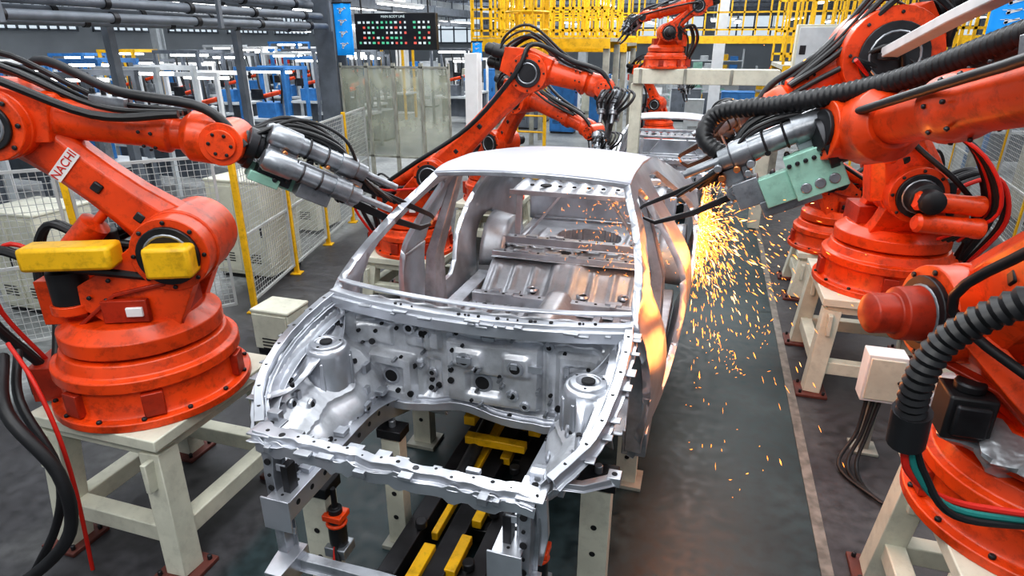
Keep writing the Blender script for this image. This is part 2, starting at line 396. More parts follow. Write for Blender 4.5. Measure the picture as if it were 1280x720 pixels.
for sg in(-1,1):
    P=cr([(XC+sg*.695,2.44,1.385),(XC+sg*.71,2.25,1.36),(XC+sg*.705,2.0,1.315),(XC+sg*.665,1.78,1.24),(XC+sg*.56,1.62,1.17)],6)
    q=MB();c=V((XC+sg*.585,2.12,.87))
    q.lathe(c,(0,0,1),[(.16,.104),(.26,.102),(.36,.098),(.38,.093),(.388,.086),(.388,.077),(.402,.072),(.407,.048),(.40,.046),(.39,.028)],'stl',n=30)
    q.cyl(c+V((0,0,.397)),c+V((0,0,.4085)),.028,'hole')
    for i in range(3):
        a=i*2.094+.5;p=c+V((math.cos(a)*.060,math.sin(a)*.060,.400));q.cyl(p,p+V((0,0,.006)),.007,'hole',n=10)
    for a,w in((.3,.03),(.8,.05),(1.5,.03),(2.2,.03),(2.9,.04),(3.6,.05),(5.0,.03),(4.3,.03)):
        e=V((math.cos(a),math.sin(a),0));q.beam([c+e*.103+V((0,0,.16)),c+e*.098+V((0,0,.34))],[w,w*.5],.012,'stl',up=e)
    q.obj('shock_tower',car,bevel=.003)
    q=MB()
    def sh(u,v):
        a=-1.95+3.9*u;cx=math.cos(a);cy=math.sin(a);r=.086
        p0=c+V((sg*cx*r,cy*r,.375));p1=min(P,key=lambda p:abs(p.y-(2.12+.40*math.sin(a))))
        p=p0.lerp(V((p1.x-sg*.02,p1.y,p1.z-.01)),v);p.z-=.05*math.sin(v*3.14)+.020*(abs(((u*9)%2)-1)-.5)*math.sin(v*3.14);return p
    q.grid(sh,54,8,'stl')
    for i in range(7):
        p=V(sh(.1+.13*i,.5));q.cyl(p-V((0,0,.004)),p+V((0,0,.006)),.007+.006*(i%2),hk(),n=12)
    q.obj('tower_shelf',car,solid=.004)
    q=MB()
    q.sweep(P,hat(.042,.04,.014,.004),'stl',sc_=jit);q.beam([p+V((-sg*.028,0,-.045)) for p in P],.005,.07,'stl2');q.beam([p+V((-sg*.05,0,-.08)) for p in P],.045,.004,'stl')
    for i in range(1,len(P)-1,3):
        q.cyl(P[i]+V((0,0,.016)),P[i]+V((0,0,.0215)),.005+.003*(i%3),hk(),n=10)
    for i in (2,3,6,9,11,15,17,20):
        q.box(P[i]+V((sg*.035,0,-.01)),(.035,rnd.uniform(.02,.06),.006),'stl2')
    q.obj('upper_rail',car,bevel=.002)
    q=MB()
    def ap(u,v):
        y=1.62+.83*u;p=min(P,key=lambda p:abs(p.y-y));z0=.86;z1=p.z-.05
        x0=.47;x1=abs(p.x-XC)-.03;z=z0+(z1-z0)*v;x=x0+(x1-x0)*sst(.15,.8,v)
        m_=math.sin(v*3.14)
        x+=.02*(abs(((y*9)%2)-1)-.5)*m_*2;x-=.03*sst(.42,.45,v)*(1-sst(.57,.60,v))*m_
        x-=.03*math.exp(-((y-1.80)/.05)**2)*m_+.06*math.exp(-((y-2.12)/.17)**2)*m_
        return (XC+sg*x,y,z)
    q.grid(ap,80,30,'fw')
    for i in range(24):
        u=rnd.uniform(.03,.97);v=rnd.uniform(.08,.92);p=V(ap(u,v));r=rnd.choice([.006,.009,.014,.02])
        q.cyl(p,p+V((-sg*.006,0,.002)),r,hk(),n=12)
        if r>.012:q.ring(p+V((-sg*.004,0,0)),(1,0,0),r+.004,.004,'stl')
    for i in range(12):
        p=V(ap(rnd.uniform(.05,.95),rnd.uniform(.1,.9)));q.box(p+V((-sg*.008,0,0)),(.02,rnd.uniform(.02,.08),rnd.uniform(.015,.05)),'stl')
    q.obj('apron_panel',car,solid=.005)
    q=MB();L=cr([(XC+sg*.44,1.50,.88),(XC+sg*.44,1.85,.88),(XC+sg*.45,2.2,.86),(XC+sg*.42,2.5,.78),(XC+sg*.40,2.8,.68),(XC+sg*.40,3.3,.64)],4)
    q.beam(L,.065,.10,'stl');q.beam([p+V((0,0,.052)) for p in L[:13]],.10,.005,'stl',)
    q.box((XC+sg*.44,1.495,.88),(.12,.008,.14),'stl')
    for i in range(9):
        y=1.54+i*.09;q.cyl((XC+sg*.44,y,.93),(XC+sg*.44,y,.9365),.006+.005*(i%2),hk(),n=10);q.cyl((XC+sg*.408,y+.04,.88),(XC+sg*.405,y+.04,.88),.012,'hole',n=10)
    for y in(1.7,1.95,2.3):q.box((XC+sg*.44,y,.945),(.05,.05,.02),'stl2')
    q.obj('lower_rail',car,bevel=.004)
    q=MB();b0=V((XC+sg*.56,1.66,1.14));b1=b0+V((sg*(.19 if sg>0 else .06),.09,-.01))
    q.sweep([b0,b0.lerp(b1,.5)+V((0,-.03,0)),b1],hat(.035,.02,.008,.003),'stl');q.box(b1,(.045,.05,.035),'stl2');q.cyl(b1+V((0,0,.017)),b1+V((0,0,.02)),.010,'hole',n=10)
    q.obj('lamp_bracket',car,bevel=.002)
    q=MB();q.box((XC+sg*.74,3.65,.65),(.12,2.0,.14),'stl2')
    q.beam([(XC+sg*.73,3.60,.72),(XC+sg*.73,3.63,1.2),(XC+sg*.56,3.69,1.76)],[.09,.07,.04],[.22,.15,.10],'stl2',up=V((0,1,0)))
    q.obj('inner_sill',car,bevel=.006)
    q=MB()
    def wh(u,v):
        a=math.pi*u;return(XC+sg*(.64+.20*v),5.14-.38*math.cos(a)*(1-.1*(1-v)),.72+.38*math.sin(a)*(.9+.1*v))
    q.grid(wh,20,5,'int');q.grid(lambda u,v:(XC+sg*.64,5.14-.34*math.cos(math.pi*u)*v,.72+.342*math.sin(math.pi*u)*v),20,4,'int')
    q.obj('rear_wheelhouse',car,solid=.01)
    q=MB();q.beam([(XC+sg*.72,2.46+.0,1.34),(XC+sg*.74,2.52,1.05),(XC+sg*.74,2.62,.66)],[.05,.06,.08],[.05,.06,.08],'stl2',up=V((0,1,0)))
    q.obj('hinge_pillar',car,bevel=.004)
# radiator support
q=MB();xs=[-1+i/24 for i in range(49)]
rp=[V((XC+x*.53,1.585-.03*(1-x*x)+.004*math.sin(x*23),1.155-.02*x+.01*(1-x*x)+.003*math.sin(x*17))) for x in xs]
jr=[rnd.choice([-.14,0,0,.18]) for _ in xs]
q.sweep(rp,hat(.056,.028,.014,.004),'stl',sc_=lambda t,i:.85+.6*abs(2*t-1)**4+jr[i])
q.beam([p+V((0,-.040,-.034)) for p in rp],.005,[.045+.03*(jr[i]>0) for i in range(49)],'stl');q.beam([p+V((0,.036,-.03)) for p in rp],.005,.045,'stl2')
for i in range(2,46,3):
    p=rp[i];r=rnd.choice([.004,.008,.006,.013]);d_=rnd.uniform(-.012,.012);q.cyl(p+V((0,d_,.010)),p+V((0,d_,.0155)),r,hk(),n=12)
for i in(3,5,8,10,11,14,17,20,22,25,28,31,34,37,40,42,45):
    q.box(rp[i]+V((.01,rnd.choice([-.05,.045]),rnd.uniform(-.03,.01))),(rnd.uniform(.02,.07),rnd.uniform(.02,.05),rnd.uniform(.006,.03)),'stl2')
for x in(-.96,.96):
    p=V((XC+x*.53,1.60,1.160-.02*x));q.box(p,(.095,.12,.008),'stl');q.cyl(p+V((0,.02,.003)),p+V((0,.02,.008)),.012,'hole');q.cyl(p+V((.02,-.03,.003)),p+V((.02,-.03,.008)),.006,'hole')
    q.box(p+V((0,.05,.02)),(.05,.03,.04),'stl')
q.obj('radiator_support',car,bevel=.002)
for sg in(-1,1):
    q=MB();x=XC+sg*.49
    q.sweep([(x,1.58,1.12),(x+sg*.005,1.57,1.0),(x,1.57,.86),(x-sg*.01,1.56,.62)],hat(.05,.045,.016,.004),'stl2',up=V((0,-1,0)))
    q.sweep([(x+sg*.05,1.60,1.12),(x+sg*.055,1.62,.95),(x+sg*.03,1.64,.80)],hat(.03,.03,.01,.003),'stl',up=V((sg,0,0)))
    q.beam([(x-sg*.03,1.60,.60),(x-sg*.03,1.50,.60),(x-sg*.03,1.44,.60)],[.10,.085,.07],[.11,.09,.075],'stl')
    for i in range(8):q.cyl((x,1.55,.66+i*.058),(x,1.543,.66+i*.058),.007+.006*(i%2),'hole',n=12)
    for z in(.75,.9,1.04):q.box((x-sg*.045,1.56,z),(.04,.006,.03),'stl')
    q.box((x-sg*.06,1.58,.98),(.03,.05,.14),'dk');q.box((x+sg*.03,1.57,.78),(.05,.04,.06),'stl2')
    q.obj('radiator_side_post',car,bevel=.002)
q=MB();q.sweep([(XC-.47+i*.094,1.57,.60) for i in range(11)],hat(.05,.04,.012,.004),'stl2',sc_=jit);q.obj('lower_crossbar',car,bevel=.002)
# floor pan
q=MB()
def fp(u,v):
    x=-.68+1.36*u;y=2.72+1.45*v;z=.64+.03*sst(-.3,.3,math.sin(x*46))*(1 if abs(x)>.2 else 0)*(1 if (y%.42)>.06 else 0)
    z+=.16*math.exp(-(x/.12)**4);return(XC+x,y,z)
q.grid(fp,90,40,'int')
def rfp(u,v):
    x=-.66+1.32*u;y=4.16+1.74*v
    z=.66+.20*sst(.02,.30,v)
    z+=.018*max(0,math.sin(x*40))**1.5*(1 if (.04<v<.22 or .3<v<.8) else 0)-.10*(1 if math.hypot(x,(y-5.35))<.28 else 0)
    z+=.025*math.exp(-((x-.3)/.16)**4-((y-4.78)/.10)**4)+.025*math.exp(-((x+.35)/.14)**4-((y-4.75)/.11)**4)
    z+=.05*math.exp(-(x/.14)**4)*(1-sst(.2,.4,v))
    return(XC+x,y,z)
q.grid(rfp,120,60,'int')
for x,y,r in((-.1,4.75,.07),(.3,4.7,.03),(-.4,4.7,.03),(.15,4.32,.035),(-.25,4.34,.03),(.45,4.36,.025)):
    z=rfp((x+.66)/1.32,(y-4.16)/1.74)[2];q.cyl((XC+x,y,z-.03),(XC+x,y,z+.012),r,'hole');q.ring((XC+x,y,z+.01),(0,0,1),r+.005,.008,'stl')
for i in range(26):
    x=rnd.uniform(-.6,.6);y=rnd.uniform(2.9,4.1);q.cyl((XC+x,y,.66),(XC+x,y,.674),.014,'hole',n=10)
q.obj('floor_pan',car,solid=.006)
for y,z,h in((3.15,.70,.09),(3.62,.70,.09),(4.14,.70,.08),(4.62,.90,.04),(4.92,.93,.06)):
    q=MB()
    q.sweep([(XC-.66+i*.132,y,z) for i in range(11)],hat(.08,h,.02,.006),'stl',sc_=jit)
    for i in range(9):
        q.cyl((XC-.56+i*.14,y,z+h/2-.004),(XC-.56+i*.14,y,z+h/2+.003),.012,'hole',n=10)
    for i in range(5):
        x=rnd.uniform(-.55,.55);q.box((XC+x,y+rnd.uniform(-.04,.04),z+h/2+.005),(rnd.uniform(.04,.12),.05,.02),'stl')
    q.obj('seat_crossmember',car,bevel=.004)
q=MB()
q.grid(lambda u,v:(XC-.64+1.28*u,5.05+.42*v,1.32+.012*math.sin(u*60)+.02*v),60,10,'int')
q.box((XC,5.04,1.31),(1.30,.03,.04),'stl');q.box((XC,5.49,1.37),(1.36,.08,.05),'stl2')
for i in range(9):q.cyl((XC-.5+i*.125,5.22,1.335),(XC-.5+i*.125,5.22,1.347),.05 if i in(1,7) else .018,'hole')
for sg in(-1,1):
    q.beam([(XC+sg*.56,5.05,1.31),(XC+sg*.56,4.98,.92)],.05,.03,'stl');q.beam([(XC+sg*.2,5.05,1.31),(XC+sg*.5,4.98,.92)],.035,.02,'stl')
q.obj('parcel_shelf',car,bevel=.003)
q=MB();q.box((XC,5.93,1.0),(1.42,.05,.30),'stl');q.box((XC,5.90,.82),(1.3,.10,.14),'stl2');q.obj('rear_panel',car,bevel=.01)
# ------------------------------------------------------------------ robots
def gun(R,W,tip,s,style='dark',fs=1):
    W=V(W);tip=V(tip);g=sub('welding_gun',R,W-parent_loc(R));d,S,U=frame(tip-W);S=S*fs;L=(tip-W).length;rg=random.Random(int(abs(W.x)*1000))
    if style=='mint': s*=1.15
    def P(a,b_,c):return W+d*(a*L)+S*(b_*s)+U*(c*s)
    q=MB();q.lathe(W-d*.02,d,[(0,.085*s),(.05*s,.085*s),(.05*s,.06*s),(.08*s,.06*s)],'dk')
    q.box(P(.13,0,.01),(.17*s,.14*L,.15*s),'gry',d=d);q.box(P(.14,.0,-.10),(.12*s,.16*L,.08*s),'dk',d=d)
    q.box(P(.50,0,-.03),(.11*s,.09*L,.15*s),'dk' if style=='dark' else 'gry',d=d);q.box(P(.44,0,.0),(.16*s,.03*L,.16*s),'gry',d=d)
    q.cyl(P(.52,-.085,-.06),P(.52,.085,-.06),.035*s,'gry')
    for i in range(18):
        p=P(rg.uniform(.06,.55),.07,rg.uniform(-.12,.08));q.cyl(p-S*.03*s,p+S*rg.uniform(.02,.06)*s,rg.uniform(.008,.02)*s,rg.choice(['dk','gry','blk','cop']),n=10)
    q.obj('gun_bracket',g,bevel=.005)
    q=MB()
    if style=='mint':
        q.box(P(.16,.11,-.08),(.10*s,.22*L,.19*s),'grn',d=d);q.box(P(.33,.10,-.10),(.08*s,.14*L,.13*s),'grn',d=d);q.box(P(.30,.05,-.17),(.13*s,.26*L,.07*s),'gry',d=d);q.box(P(.46,.06,-.08),(.10*s,.12*L,.12*s),'gry',d=d)
        for i in range(6):
            p=P(.08+.035*i,.16,-.02);q.cyl(p,p+S*.012*s,.010*s,'dk',n=8)
        for i in range(3):
            p=P(.10+.06*i,.16,-.13);q.cyl(p,p+S*.008*s,.022*s,'gry',n=12)
    else:
        k='grn' if style=='grey' else 'gry'
        q.box(P(.20,-.05,-.12),(.04*s,.34*L,.08*s),k,d=d);q.box(P(.10,.05,-.14),(.06*s,.14*L,.05*s),k,d=d);q.box(P(.33,.05,-.11),(.11*s,.16*L,.09*s),'gry' if style=='grey' else 'dk',d=d);q.box(P(.30,.12,-.02),(.05*s,.2*L,.10*s),'gry',d=d)
        for i in range(5):
            p=P(.2+.05*i,.145,-.02);q.cyl(p,p+S*.012*s,.012*s,'dk',n=8)
    q.obj('gun_plate',g,bevel=.005)
    cy=[(-.055,.085),(.065,.095)]
    if style=='grey': cy.append((.12,-.03))
    for b_,c in cy:
        q=MB();p=P(.05,b_,c)
        q.lathe(p,d,[(0,.045*s),(.02*s,.060*s),(.14*L,.060*s),(.14*L,.05*s),(.34*L,.05*s),(.34*L,.060*s),(.42*L,.060*s),(.43*L,.048*s),(.48*L,.045*s),(.48*L,.02*s),(.66*L,.018*s)],'gry')
        q.ring(p+d*.18*L,d,.052*s,.006*s,'dk');q.ring(p+d*.27*L,d,.052*s,.006*s,'dk')
        q.obj('gun_cylinder',g)
    e_=.55 if style=='mint' else .85
    ek='dk'
    q=MB();q.beam([P(.5,0,.02),P(.75,0,.025),P(.97,0,.022),P(1.,0,.012)],[.05*s*e_,.04*s*e_,.03*s*e_,.02*s*e_],[.06*s*e_,.045*s*e_,.03*s*e_,.022*s*e_],ek);q.cyl(P(1.,0,.015),P(1.0,0,0),.008*s,'cop',n=10);q.obj('electrode_arm',g,bevel=.003)
    q=MB();q.beam([P(.48,0,-.08),P(.75,0,-.095),P(.95,0,-.075),P(1.,0,-.03)],[.05*s*e_,.04*s*e_,.03*s*e_,.02*s*e_],[.06*s*e_,.05*s*e_,.035*s*e_,.022*s*e_],ek);q.cyl(P(1.,0,-.03),P(1.0,0,-.005),.008*s,'cop',n=10);q.obj('electrode_arm',g,bevel=.003)
    for i in range(8):
        q=MB();o=.03*(i-3.5);h_=rg.uniform(.12,.22);q.tube([P(.0,-.06+o,.06),P(.15,-.10+o*1.5,h_),P(.36,-.06+o*1.5,h_*.9+.03),P(.52,o*.8,.07),P(rg.uniform(.6,.8),o*.3,.01)],rg.choice([.009,.012,.015])*s,'blk',n=8)
        q.obj('gun_cable',g)
    return g
def robot(B,s,J2,J3,W,tip,label,yellow=False,style='dark',fs=1,ws=1.,aw=1.,fr=1.,dense=True,hose=True):
    B=V(B);J2=V(J2);J3=V(J3);W=V(W);rg=random.Random(int(abs(B.x*100)+B.y*37))
    R=root('welding_robot',B,label,'industrial robot','spot welding robots')
    a=(W-J3);a.z=0;a.normalize();lat=V((a.y,-a.x,0));up=V((0,0,1))
    def at(p,x,y,z):return p+a*(x*s)+lat*(y*s)+up*(z*s)
    q=MB();q.lathe(B,up,[(0,.50*s),(.045*s,.50*s),(.05*s,.455*s),(.07*s,.44*s),(.19*s,.44*s),(.20*s,.465*s),(.26*s,.465*s),(.27*s,.43*s),(.33*s,.41*s),(.34*s,.36*s)],'red',n=48)
    for i in range(14):
        an=i*math.tau/14;p=B+V((math.cos(an),math.sin(an),0))*.478*s+up*.045*s;q.cyl(p,p+up*.018*s,.014*s,'dk',n=8)
    for an in(.4,1.8,3.2,4.6,5.5):
        e=V((math.cos(an),math.sin(an),0));q.box(B+e*.45*s+up*.12*s,(.10*s,.05*s,.13*s),'redd',d=e)
    q.box(at(B,-.45,.05,.13),(.28*s,.20*s,.20*s),'redd',d=a);q.box(at(B,-.56,.05,.13),(.22*s,.03*s,.15*s),'dk',d=a)
    q.obj('base',R,bevel=.006*s)
    q=MB();q.lathe(B+up*.335*s,up,[(0,.33*s),(.02*s,.40*s),(.10*s,.40*s),(.13*s,.36*s),(.16*s,.33*s)],'red',n=40)
    T=B+up*.44*s;h=(J2-T)
    for y in(-.17,.17):
        q.beam([at(T,-.02,y,0),at(T+h*.45,-.01,y,0),at(J2,0,y,.0)],[.10*s]*3,[.62*s,.44*s,.30*s],'red',up=a)
    q.beam([at(T,-.06,0,0),at(T+h*.5,-.12,0,0)],[.26*s,.22*s],[.48*s,.3*s],'red',up=a)
    q.box(at(T,.20,.06,.10),(.30*s,.20*s,.17*s),'redd',d=a);q.box(at(T,-.30,-.02,.14),(.34*s,.22*s,.24*s),'red',d=a)
    q.cyl(at(J2,0,-.24,0),at(J2,0,.24,0),.19*s,'red',n=32)
    for sg in(-1,1):
        q.cyl(at(J2,0,sg*.24,0),at(J2,0,sg*.265,0),.15*s,'dk',n=28);q.ring(at(J2,0,sg*.262,0),lat,.11*s,.01*s,'gry')
        q.box(at(T,.05,sg*.24,.12),(.04*s,.22*s,.12*s),'redd',d=a);q.box(at(T,.10,sg*.265,.12),(.02*s,.08*s,.05*s),'wht' if sg>0 else 'dk',d=a)
        q.beam([at(T,-.22,sg*.225,.02),at(T+h*.5,-.15,sg*.225,0),at(J2,-.05,sg*.225,-.15)],.02*s,.04*s,'redd',up=lat)
        for i in range(8):
            an=i*math.tau/8;p=at(J2,math.cos(an)*.168,sg*.24,math.sin(an)*.168);q.cyl(p,p+lat*sg*.012*s,.012*s,'dk',n=8)
        for i in range(6):
            p=at(T,rg.uniform(-.25,.25),sg*.22,rg.uniform(.02,.3));q.cyl(p,p+lat*sg*.015*s,.012*s,'dk',n=8)
    q.obj('turret',R,bevel=.01*s)
    for x,y in((-.24,.15),(-.2,-.2)):
        q=MB()
        p=at(T,x,y,.12);q.lathe(p,up,[(0,.09*s),(.2*s,.09*s),(.21*s,.07*s),(.30*s,.07*s),(.32*s,.05*s)],'blk',n=18);q.cyl(p-up*.02*s,p+up*.03*s,.105*s,'red',n=18)
        q.obj('servo_motor',R,bevel=.004*s)
    q=MB();p=at(J2,0,-.26,0);q.lathe(p,-lat,[(0,.11*s),(.10*s,.105*s),(.11*s,.08*s),(.20*s,.08*s),(.22*s,.05*s)],'redd' if style=='mint' else 'blk',n=20)
    q.obj('servo_motor',R,bevel=.004*s)
    q=MB();b0=at(T,-.34,-.02,.30);b1=J2.lerp(J3,.38)-a*.05*s;dd=(b1-b0)
    q.lathe(b0,dd,[(0,.05*s),(.02*s,.075*s),(dd.length*.62,.075*s),(dd.length*.64,.05*s),(dd.length*.66,.025*s),(dd.length,.025*s)],'red',n=20);q.obj('balancer_cylinder',R)
    if yellow:
        for dx,dy,dz,sz in((-.14,.24,.42,(.15,.42,.12)),(.33,.26,.39,(.16,.22,.16))):
            q=MB();q.box(at(T,dx,dy,dz),tuple(c*s for c in sz),'yel',d=a);q.obj('yellow_cover',R,bevel=.02*s,label='bright yellow sheet metal motor cover')
    d,S,U=frame(J3-J2,a);n=7;q=MB();rs=[]
    ww=[.34,.30,.25,.23,.23,.26,.30];hh=[.20,.20,.18,.17,.17,.18,.20]
    pts=[J2.lerp(J3,i/(n-1)) for i in range(n)]
    for i,p in enumerate(pts):
        nn=(J3-J2).normalized().cross(lat).normalized();w=ww[i]*s/2*aw;t=hh[i]*s/2*aw;c=.35
        rs.append([p+nn*(w*x)+lat*(t*y) for x,y in((-1,-1+c*1.4),(-1+c,-1),(1-c,-1),(1,-1+c*1.4),(1,1-c*1.4),(1-c,1),(-1+c,1),(-1,1-c*1.4))])
    q.rings(rs,'red');q.cyl(J3-lat*.17*s,J3+lat*.17*s,.165*s*aw,'red',n=28)
    q.cyl(J2-lat*.12*s,J2+lat*.12*s,.20*s,'red',n=28)
    for t in(.25,.5):
        p=J2.lerp(J3,t)
        for sg in(-1,1):q.box(p+lat*sg*.09*s*aw,(.02*s,.05*s,.05*s),'dk',d=d)
    q.obj('lower_arm',R,bevel=.008*s)
    if yellow:
        p=J2.lerp(J3,.68)+lat*(.09*s+.002);ad=(J3-J2).normalized();pd=a*ad.z-up*ad.dot(a)
        q=MB();q.box(p,(.175*s,.006,.062*s),'wht',d=lat,up=ad);q.obj('name_plate',R,label='white plate with red lettering')
        text('NACHI',p+lat*.005,.056*s,pd,ad,'rdtx','plate_lettering',R)
    E=J3+up*.06*s*fr;fd=(W-E).normalized();q=MB()
    q.beam([E-fd*.30*s,E-fd*.05*s,E+fd*.22*s],[.30*s,.36*s,.26*s],[.24*s,.34*s*fr,.26*s*fr],'red')
    q.cyl(J3-lat*.22*s,J3+lat*.22*s,.20*s*aw*fr,'red',n=32);q.cyl(J3-lat*.24*s,J3-lat*.22*s,.14*s*aw*fr,'dk',n=24);q.cyl(J3+lat*.22*s,J3+lat*.24*s,.14*s*aw*fr,'dk',n=24)
    for sg in(-1,1):
        q.ring(J3+lat*sg*.238*s,lat,.10*s*aw*fr,.01*s,'gry')
        for i in range(8):
            an=i*math.tau/8;p=at(J3,math.cos(an)*.172*aw*fr,sg*.22,math.sin(an)*.172*aw*fr);q.cyl(p,p+lat*sg*.012*s,.012*s,'dk',n=8)
    q.obj('elbow_housing',R,bevel=.02*s)
    for y,z in((-.09,.06),(.09,.06),(0,-.07)):
        q=MB();p=E-fd*.28*s+lat*y*s+up*z*s;q.lathe(p,-fd,[(0,.07*s),(.12*s,.07*s),(.13*s,.06*s),(.20*s,.06*s),(.22*s,.04*s)],'blk',n=16)
        q.obj('wrist_motor',R)
    L=(W-E).length;q=MB();f_=s*fr
    q.lathe(E+fd*.15*s,fd,[(0,.15*f_),(.06*s,.15*f_),(.08*s,.125*f_),((L-.15*s)*.5,.105*f_),((L-.15*s)*.55,.125*f_),((L-.15*s)*.60,.125*f_),((L-.15*s)*.62,.098*f_),(L-.36*s,.09*f_),(L-.34*s,.11*f_),(L-.29*s,.11*f_),(L-.28*s,.08*f_)],'red',n=28)
    p=E.lerp(W,.42)+up*.13*f_;q.box(p,(.10*s,.16*s,.07*s),'gry',d=fd)
    for i in range(4):q.cyl(p+fd*(.05*i-.075)*s,p+fd*(.05*i-.075)*s+up*.06*s,.012*s,'dk',n=8)
    for t in(.55,.60):
        c=E.lerp(W,t)
        for i in range(8):
            an=i*math.tau/8;e=lat*math.cos(an)+up*math.sin(an);q.cyl(c+e*.12*f_,c+e*.135*f_,.010*s,'dk',n=6)
    q.obj('forearm',R,bevel=.004*s)
    w_=s*ws;q=MB();wv=W-fd*.10*w_
    q.lathe(W-fd*.30*w_,fd,[(0,.085*w_),(.04*w_,.12*w_),(.15*w_,.12*w_),(.19*w_,.09*w_)],'red',n=24)
    q.cyl(wv-lat*.12*w_,wv+lat*.12*w_,.10*w_,'red',n=24);q.cyl(wv-lat*.135*w_,wv-lat*.12*w_,.07*w_,'dk');q.cyl(wv+lat*.12*w_,wv+lat*.135*w_,.07*w_,'red')
    for i in range(6):
        an=i*math.tau/6;p=wv+lat*.135*w_+(fd*math.cos(an)+up*math.sin(an))*.05*w_;q.cyl(p,p+lat*.008,.009*w_,'dk',n=8)
    q.lathe(wv,(V(tip)-W),[(0,.085*w_),(.09*w_,.085*w_),(.09*w_,.095*w_),(.12*w_,.095*w_)],'dk')
    q.obj('wrist',R,bevel=.006*s)
    if dense:
        for i in range(6):
            q=MB();y=rg.uniform(-.2,.2);z=rg.uniform(.1,.3)*(.7 if yellow else 1)
            q.tube([at(E,-.32,y,.0),at(E,-.28,y*1.3,z),at(E,.0,y*1.4,z+.12),E.lerp(W,.4)+lat*y*.8*s+up*(z*.8)*s,E.lerp(W,.75)+lat*y*.7*s+up*.12*s],rg.choice([.010,.014,.02])*s,'blk',n=8);q.obj('arm_cable',R)
        for i in range(6):
            q=MB();y=rg.uniform(-.34,.34)
            q.tube([at(B,-.5,y*.5,.2),at(T,-.62,y,.15),at(T,-.50,y,.45),at(T,-.25,y*.9,.36),at(J2,-.1,y*.9,-.12)],rg.choice([.012,.016,.022])*s,'blk' if i else 'rdtx',n=8);q.obj('turret_cable',R)
    if hose:
        h_=-1 if yellow else 1
        q=MB()
        q.tube([at(B,-.45,.1,.2),at(T,-.42,.2*h_,.25),at(J2,-.25,.26*h_,.1),J2.lerp(J3,.5)+lat*.18*h_*s-a*.1*s,at(J3,-.12,.26*h_,.0),at(E,.05,.2*h_,.22),E.lerp(W,.5)+up*.18*s+lat*.10*s,E.lerp(W,.85)+up*.16*s+lat*.1*s,W+lat*.1*s],.024*s,'blk')
        q.obj('dress_hose',R);q=MB()
        q.tube([at(B,-.45,-.1,.2),at(T,-.40,-.26,.2),at(J2,-.2,-.29,.1),J2.lerp(J3,.5)-lat*.16*s,at(J3,.0,-.29,.05),E.lerp(W,.4)-lat*.16*s+up*.05*s,W-lat*.12*s+up*.05*s],.018*s,'blk')
        q.obj('dress_hose',R)
    gun(R,W,tip,s,style,fs)
    return R
def stand(x0,x1,y0,y1,h,label):
    S=root('robot_stand',((x0+x1)/2,(y0+y1)/2,0),label,'robot stand','cream robot stands')
    q=MB();q.box(((x0+x1)/2,(y0+y1)/2,h-.03),(x1-x0,y1-y0,.06),'bei');q.box(((x0+x1)/2,(y0+y1)/2,h-.09),(x1-x0-.08,y1-y0-.08,.07),'bei')
    q.obj('top_plate',S,bevel=.006)
    for i,x in enumerate((x0+.08,x1-.08)):
        for j,y in enumerate((y0+.08,y1-.08)):
            ox=(-1 if i==0 else 1)*.05;oy=(-1 if j==0 else 1)*.05
            q=MB();q.beam([(x+ox,y+oy,.02),(x,y,h-.10)],.12,.12,'bei',up=V((0,1,0)));q.box((x+ox,y+oy,.012),(.22,.22,.024),'rust')
            q.box((x+ox*.3,y+oy*.3,h-.2),(.03,.2,.16),'bei')
            for bx,by in((-.08,-.08),(.08,.08),(-.08,.08),(.08,-.08)):q.cyl((x+ox+bx,y+oy+by,.02),(x+ox+bx,y+oy+by,.05),.012,'dk',n=8)
            q.obj('leg',S,bevel=.006)
    q=MB()
    for y in(y0+.06,y1-.06):q.box(((x0+x1)/2,y,.22),(x1-x0-.06,.09,.10),'bei')
    for x in(x0+.06,x1-.06):q.box((x,(y0+y1)/2,.22),(.09,y1-y0-.06,.10),'bei')
    q.obj('cross_brace',S,bevel=.006)
    return S
stand(-3.06,-2.27,1.80,2.68,.80,'cream welded steel stand carrying the robot with yellow covers')
R1=robot((-2.67,2.23,.80),.93,(-2.42,2.36,1.58),(-3.0,2.11,2.17),(-2.08,2.51,2.05),(-1.45,3.16,1.56),'orange-red welding robot with yellow covers, gun reaching into the windscreen opening',yellow=True,style='grey',ws=1.05,fr=.80)
stand(-3.13,-2.33,5.1,5.9,.55,'cream steel stand under the robot beside the car body')
robot((-2.73,5.5,.55),.80,(-2.41,5.38,1.35),(-1.50,5.42,2.26),(-.80,5.46,2.12),(-.82,5.30,1.74),'orange-red welding robot leaning over the rear of the car body')
stand(-3.0,-2.2,7.2,8.0,.60,'cream steel stand beside the yellowish welding screens')
robot((-2.6,7.6,.60),.80,(-2.45,7.45,1.35),(-2.07,7.15,1.90),(-1.10,6.65,1.60),(-1.0,6.4,1.25),'orange-red welding robot with a lowered arm near the curtain panels')
stand(.92,1.84,4.64,5.60,.78,'cream steel stand with bolted feet beside the tape line')
R3=robot((1.38,5.12,.78),.97,(1.33,4.88,1.56),(1.0,4.80,2.42),(.27,4.70,2.0),(-.18,4.55,1.74),'tall orange-red welding robot on a cream stand next to the sparks',aw=1.5)
for x0,y0,z0,x1,y1,z1,r in((1.30,4.50,1.56,1.72,4.62,1.52,.062),(1.32,4.48,1.42,1.74,4.60,1.38,.062),(1.1,4.55,1.78,1.15,4.55,2.25,.06)):
    q=MB();dd=V((x1-x0,y1-y0,z1-z0));q.lathe((x0,y0,z0),dd,[(0,r*.7),(.02,r),(dd.length-.06,r),(dd.length-.05,r*1.1),(dd.length-.01,r*1.1),(dd.length,r*.8)],'red',n=20);q.obj('balancer_cylinder',R3)
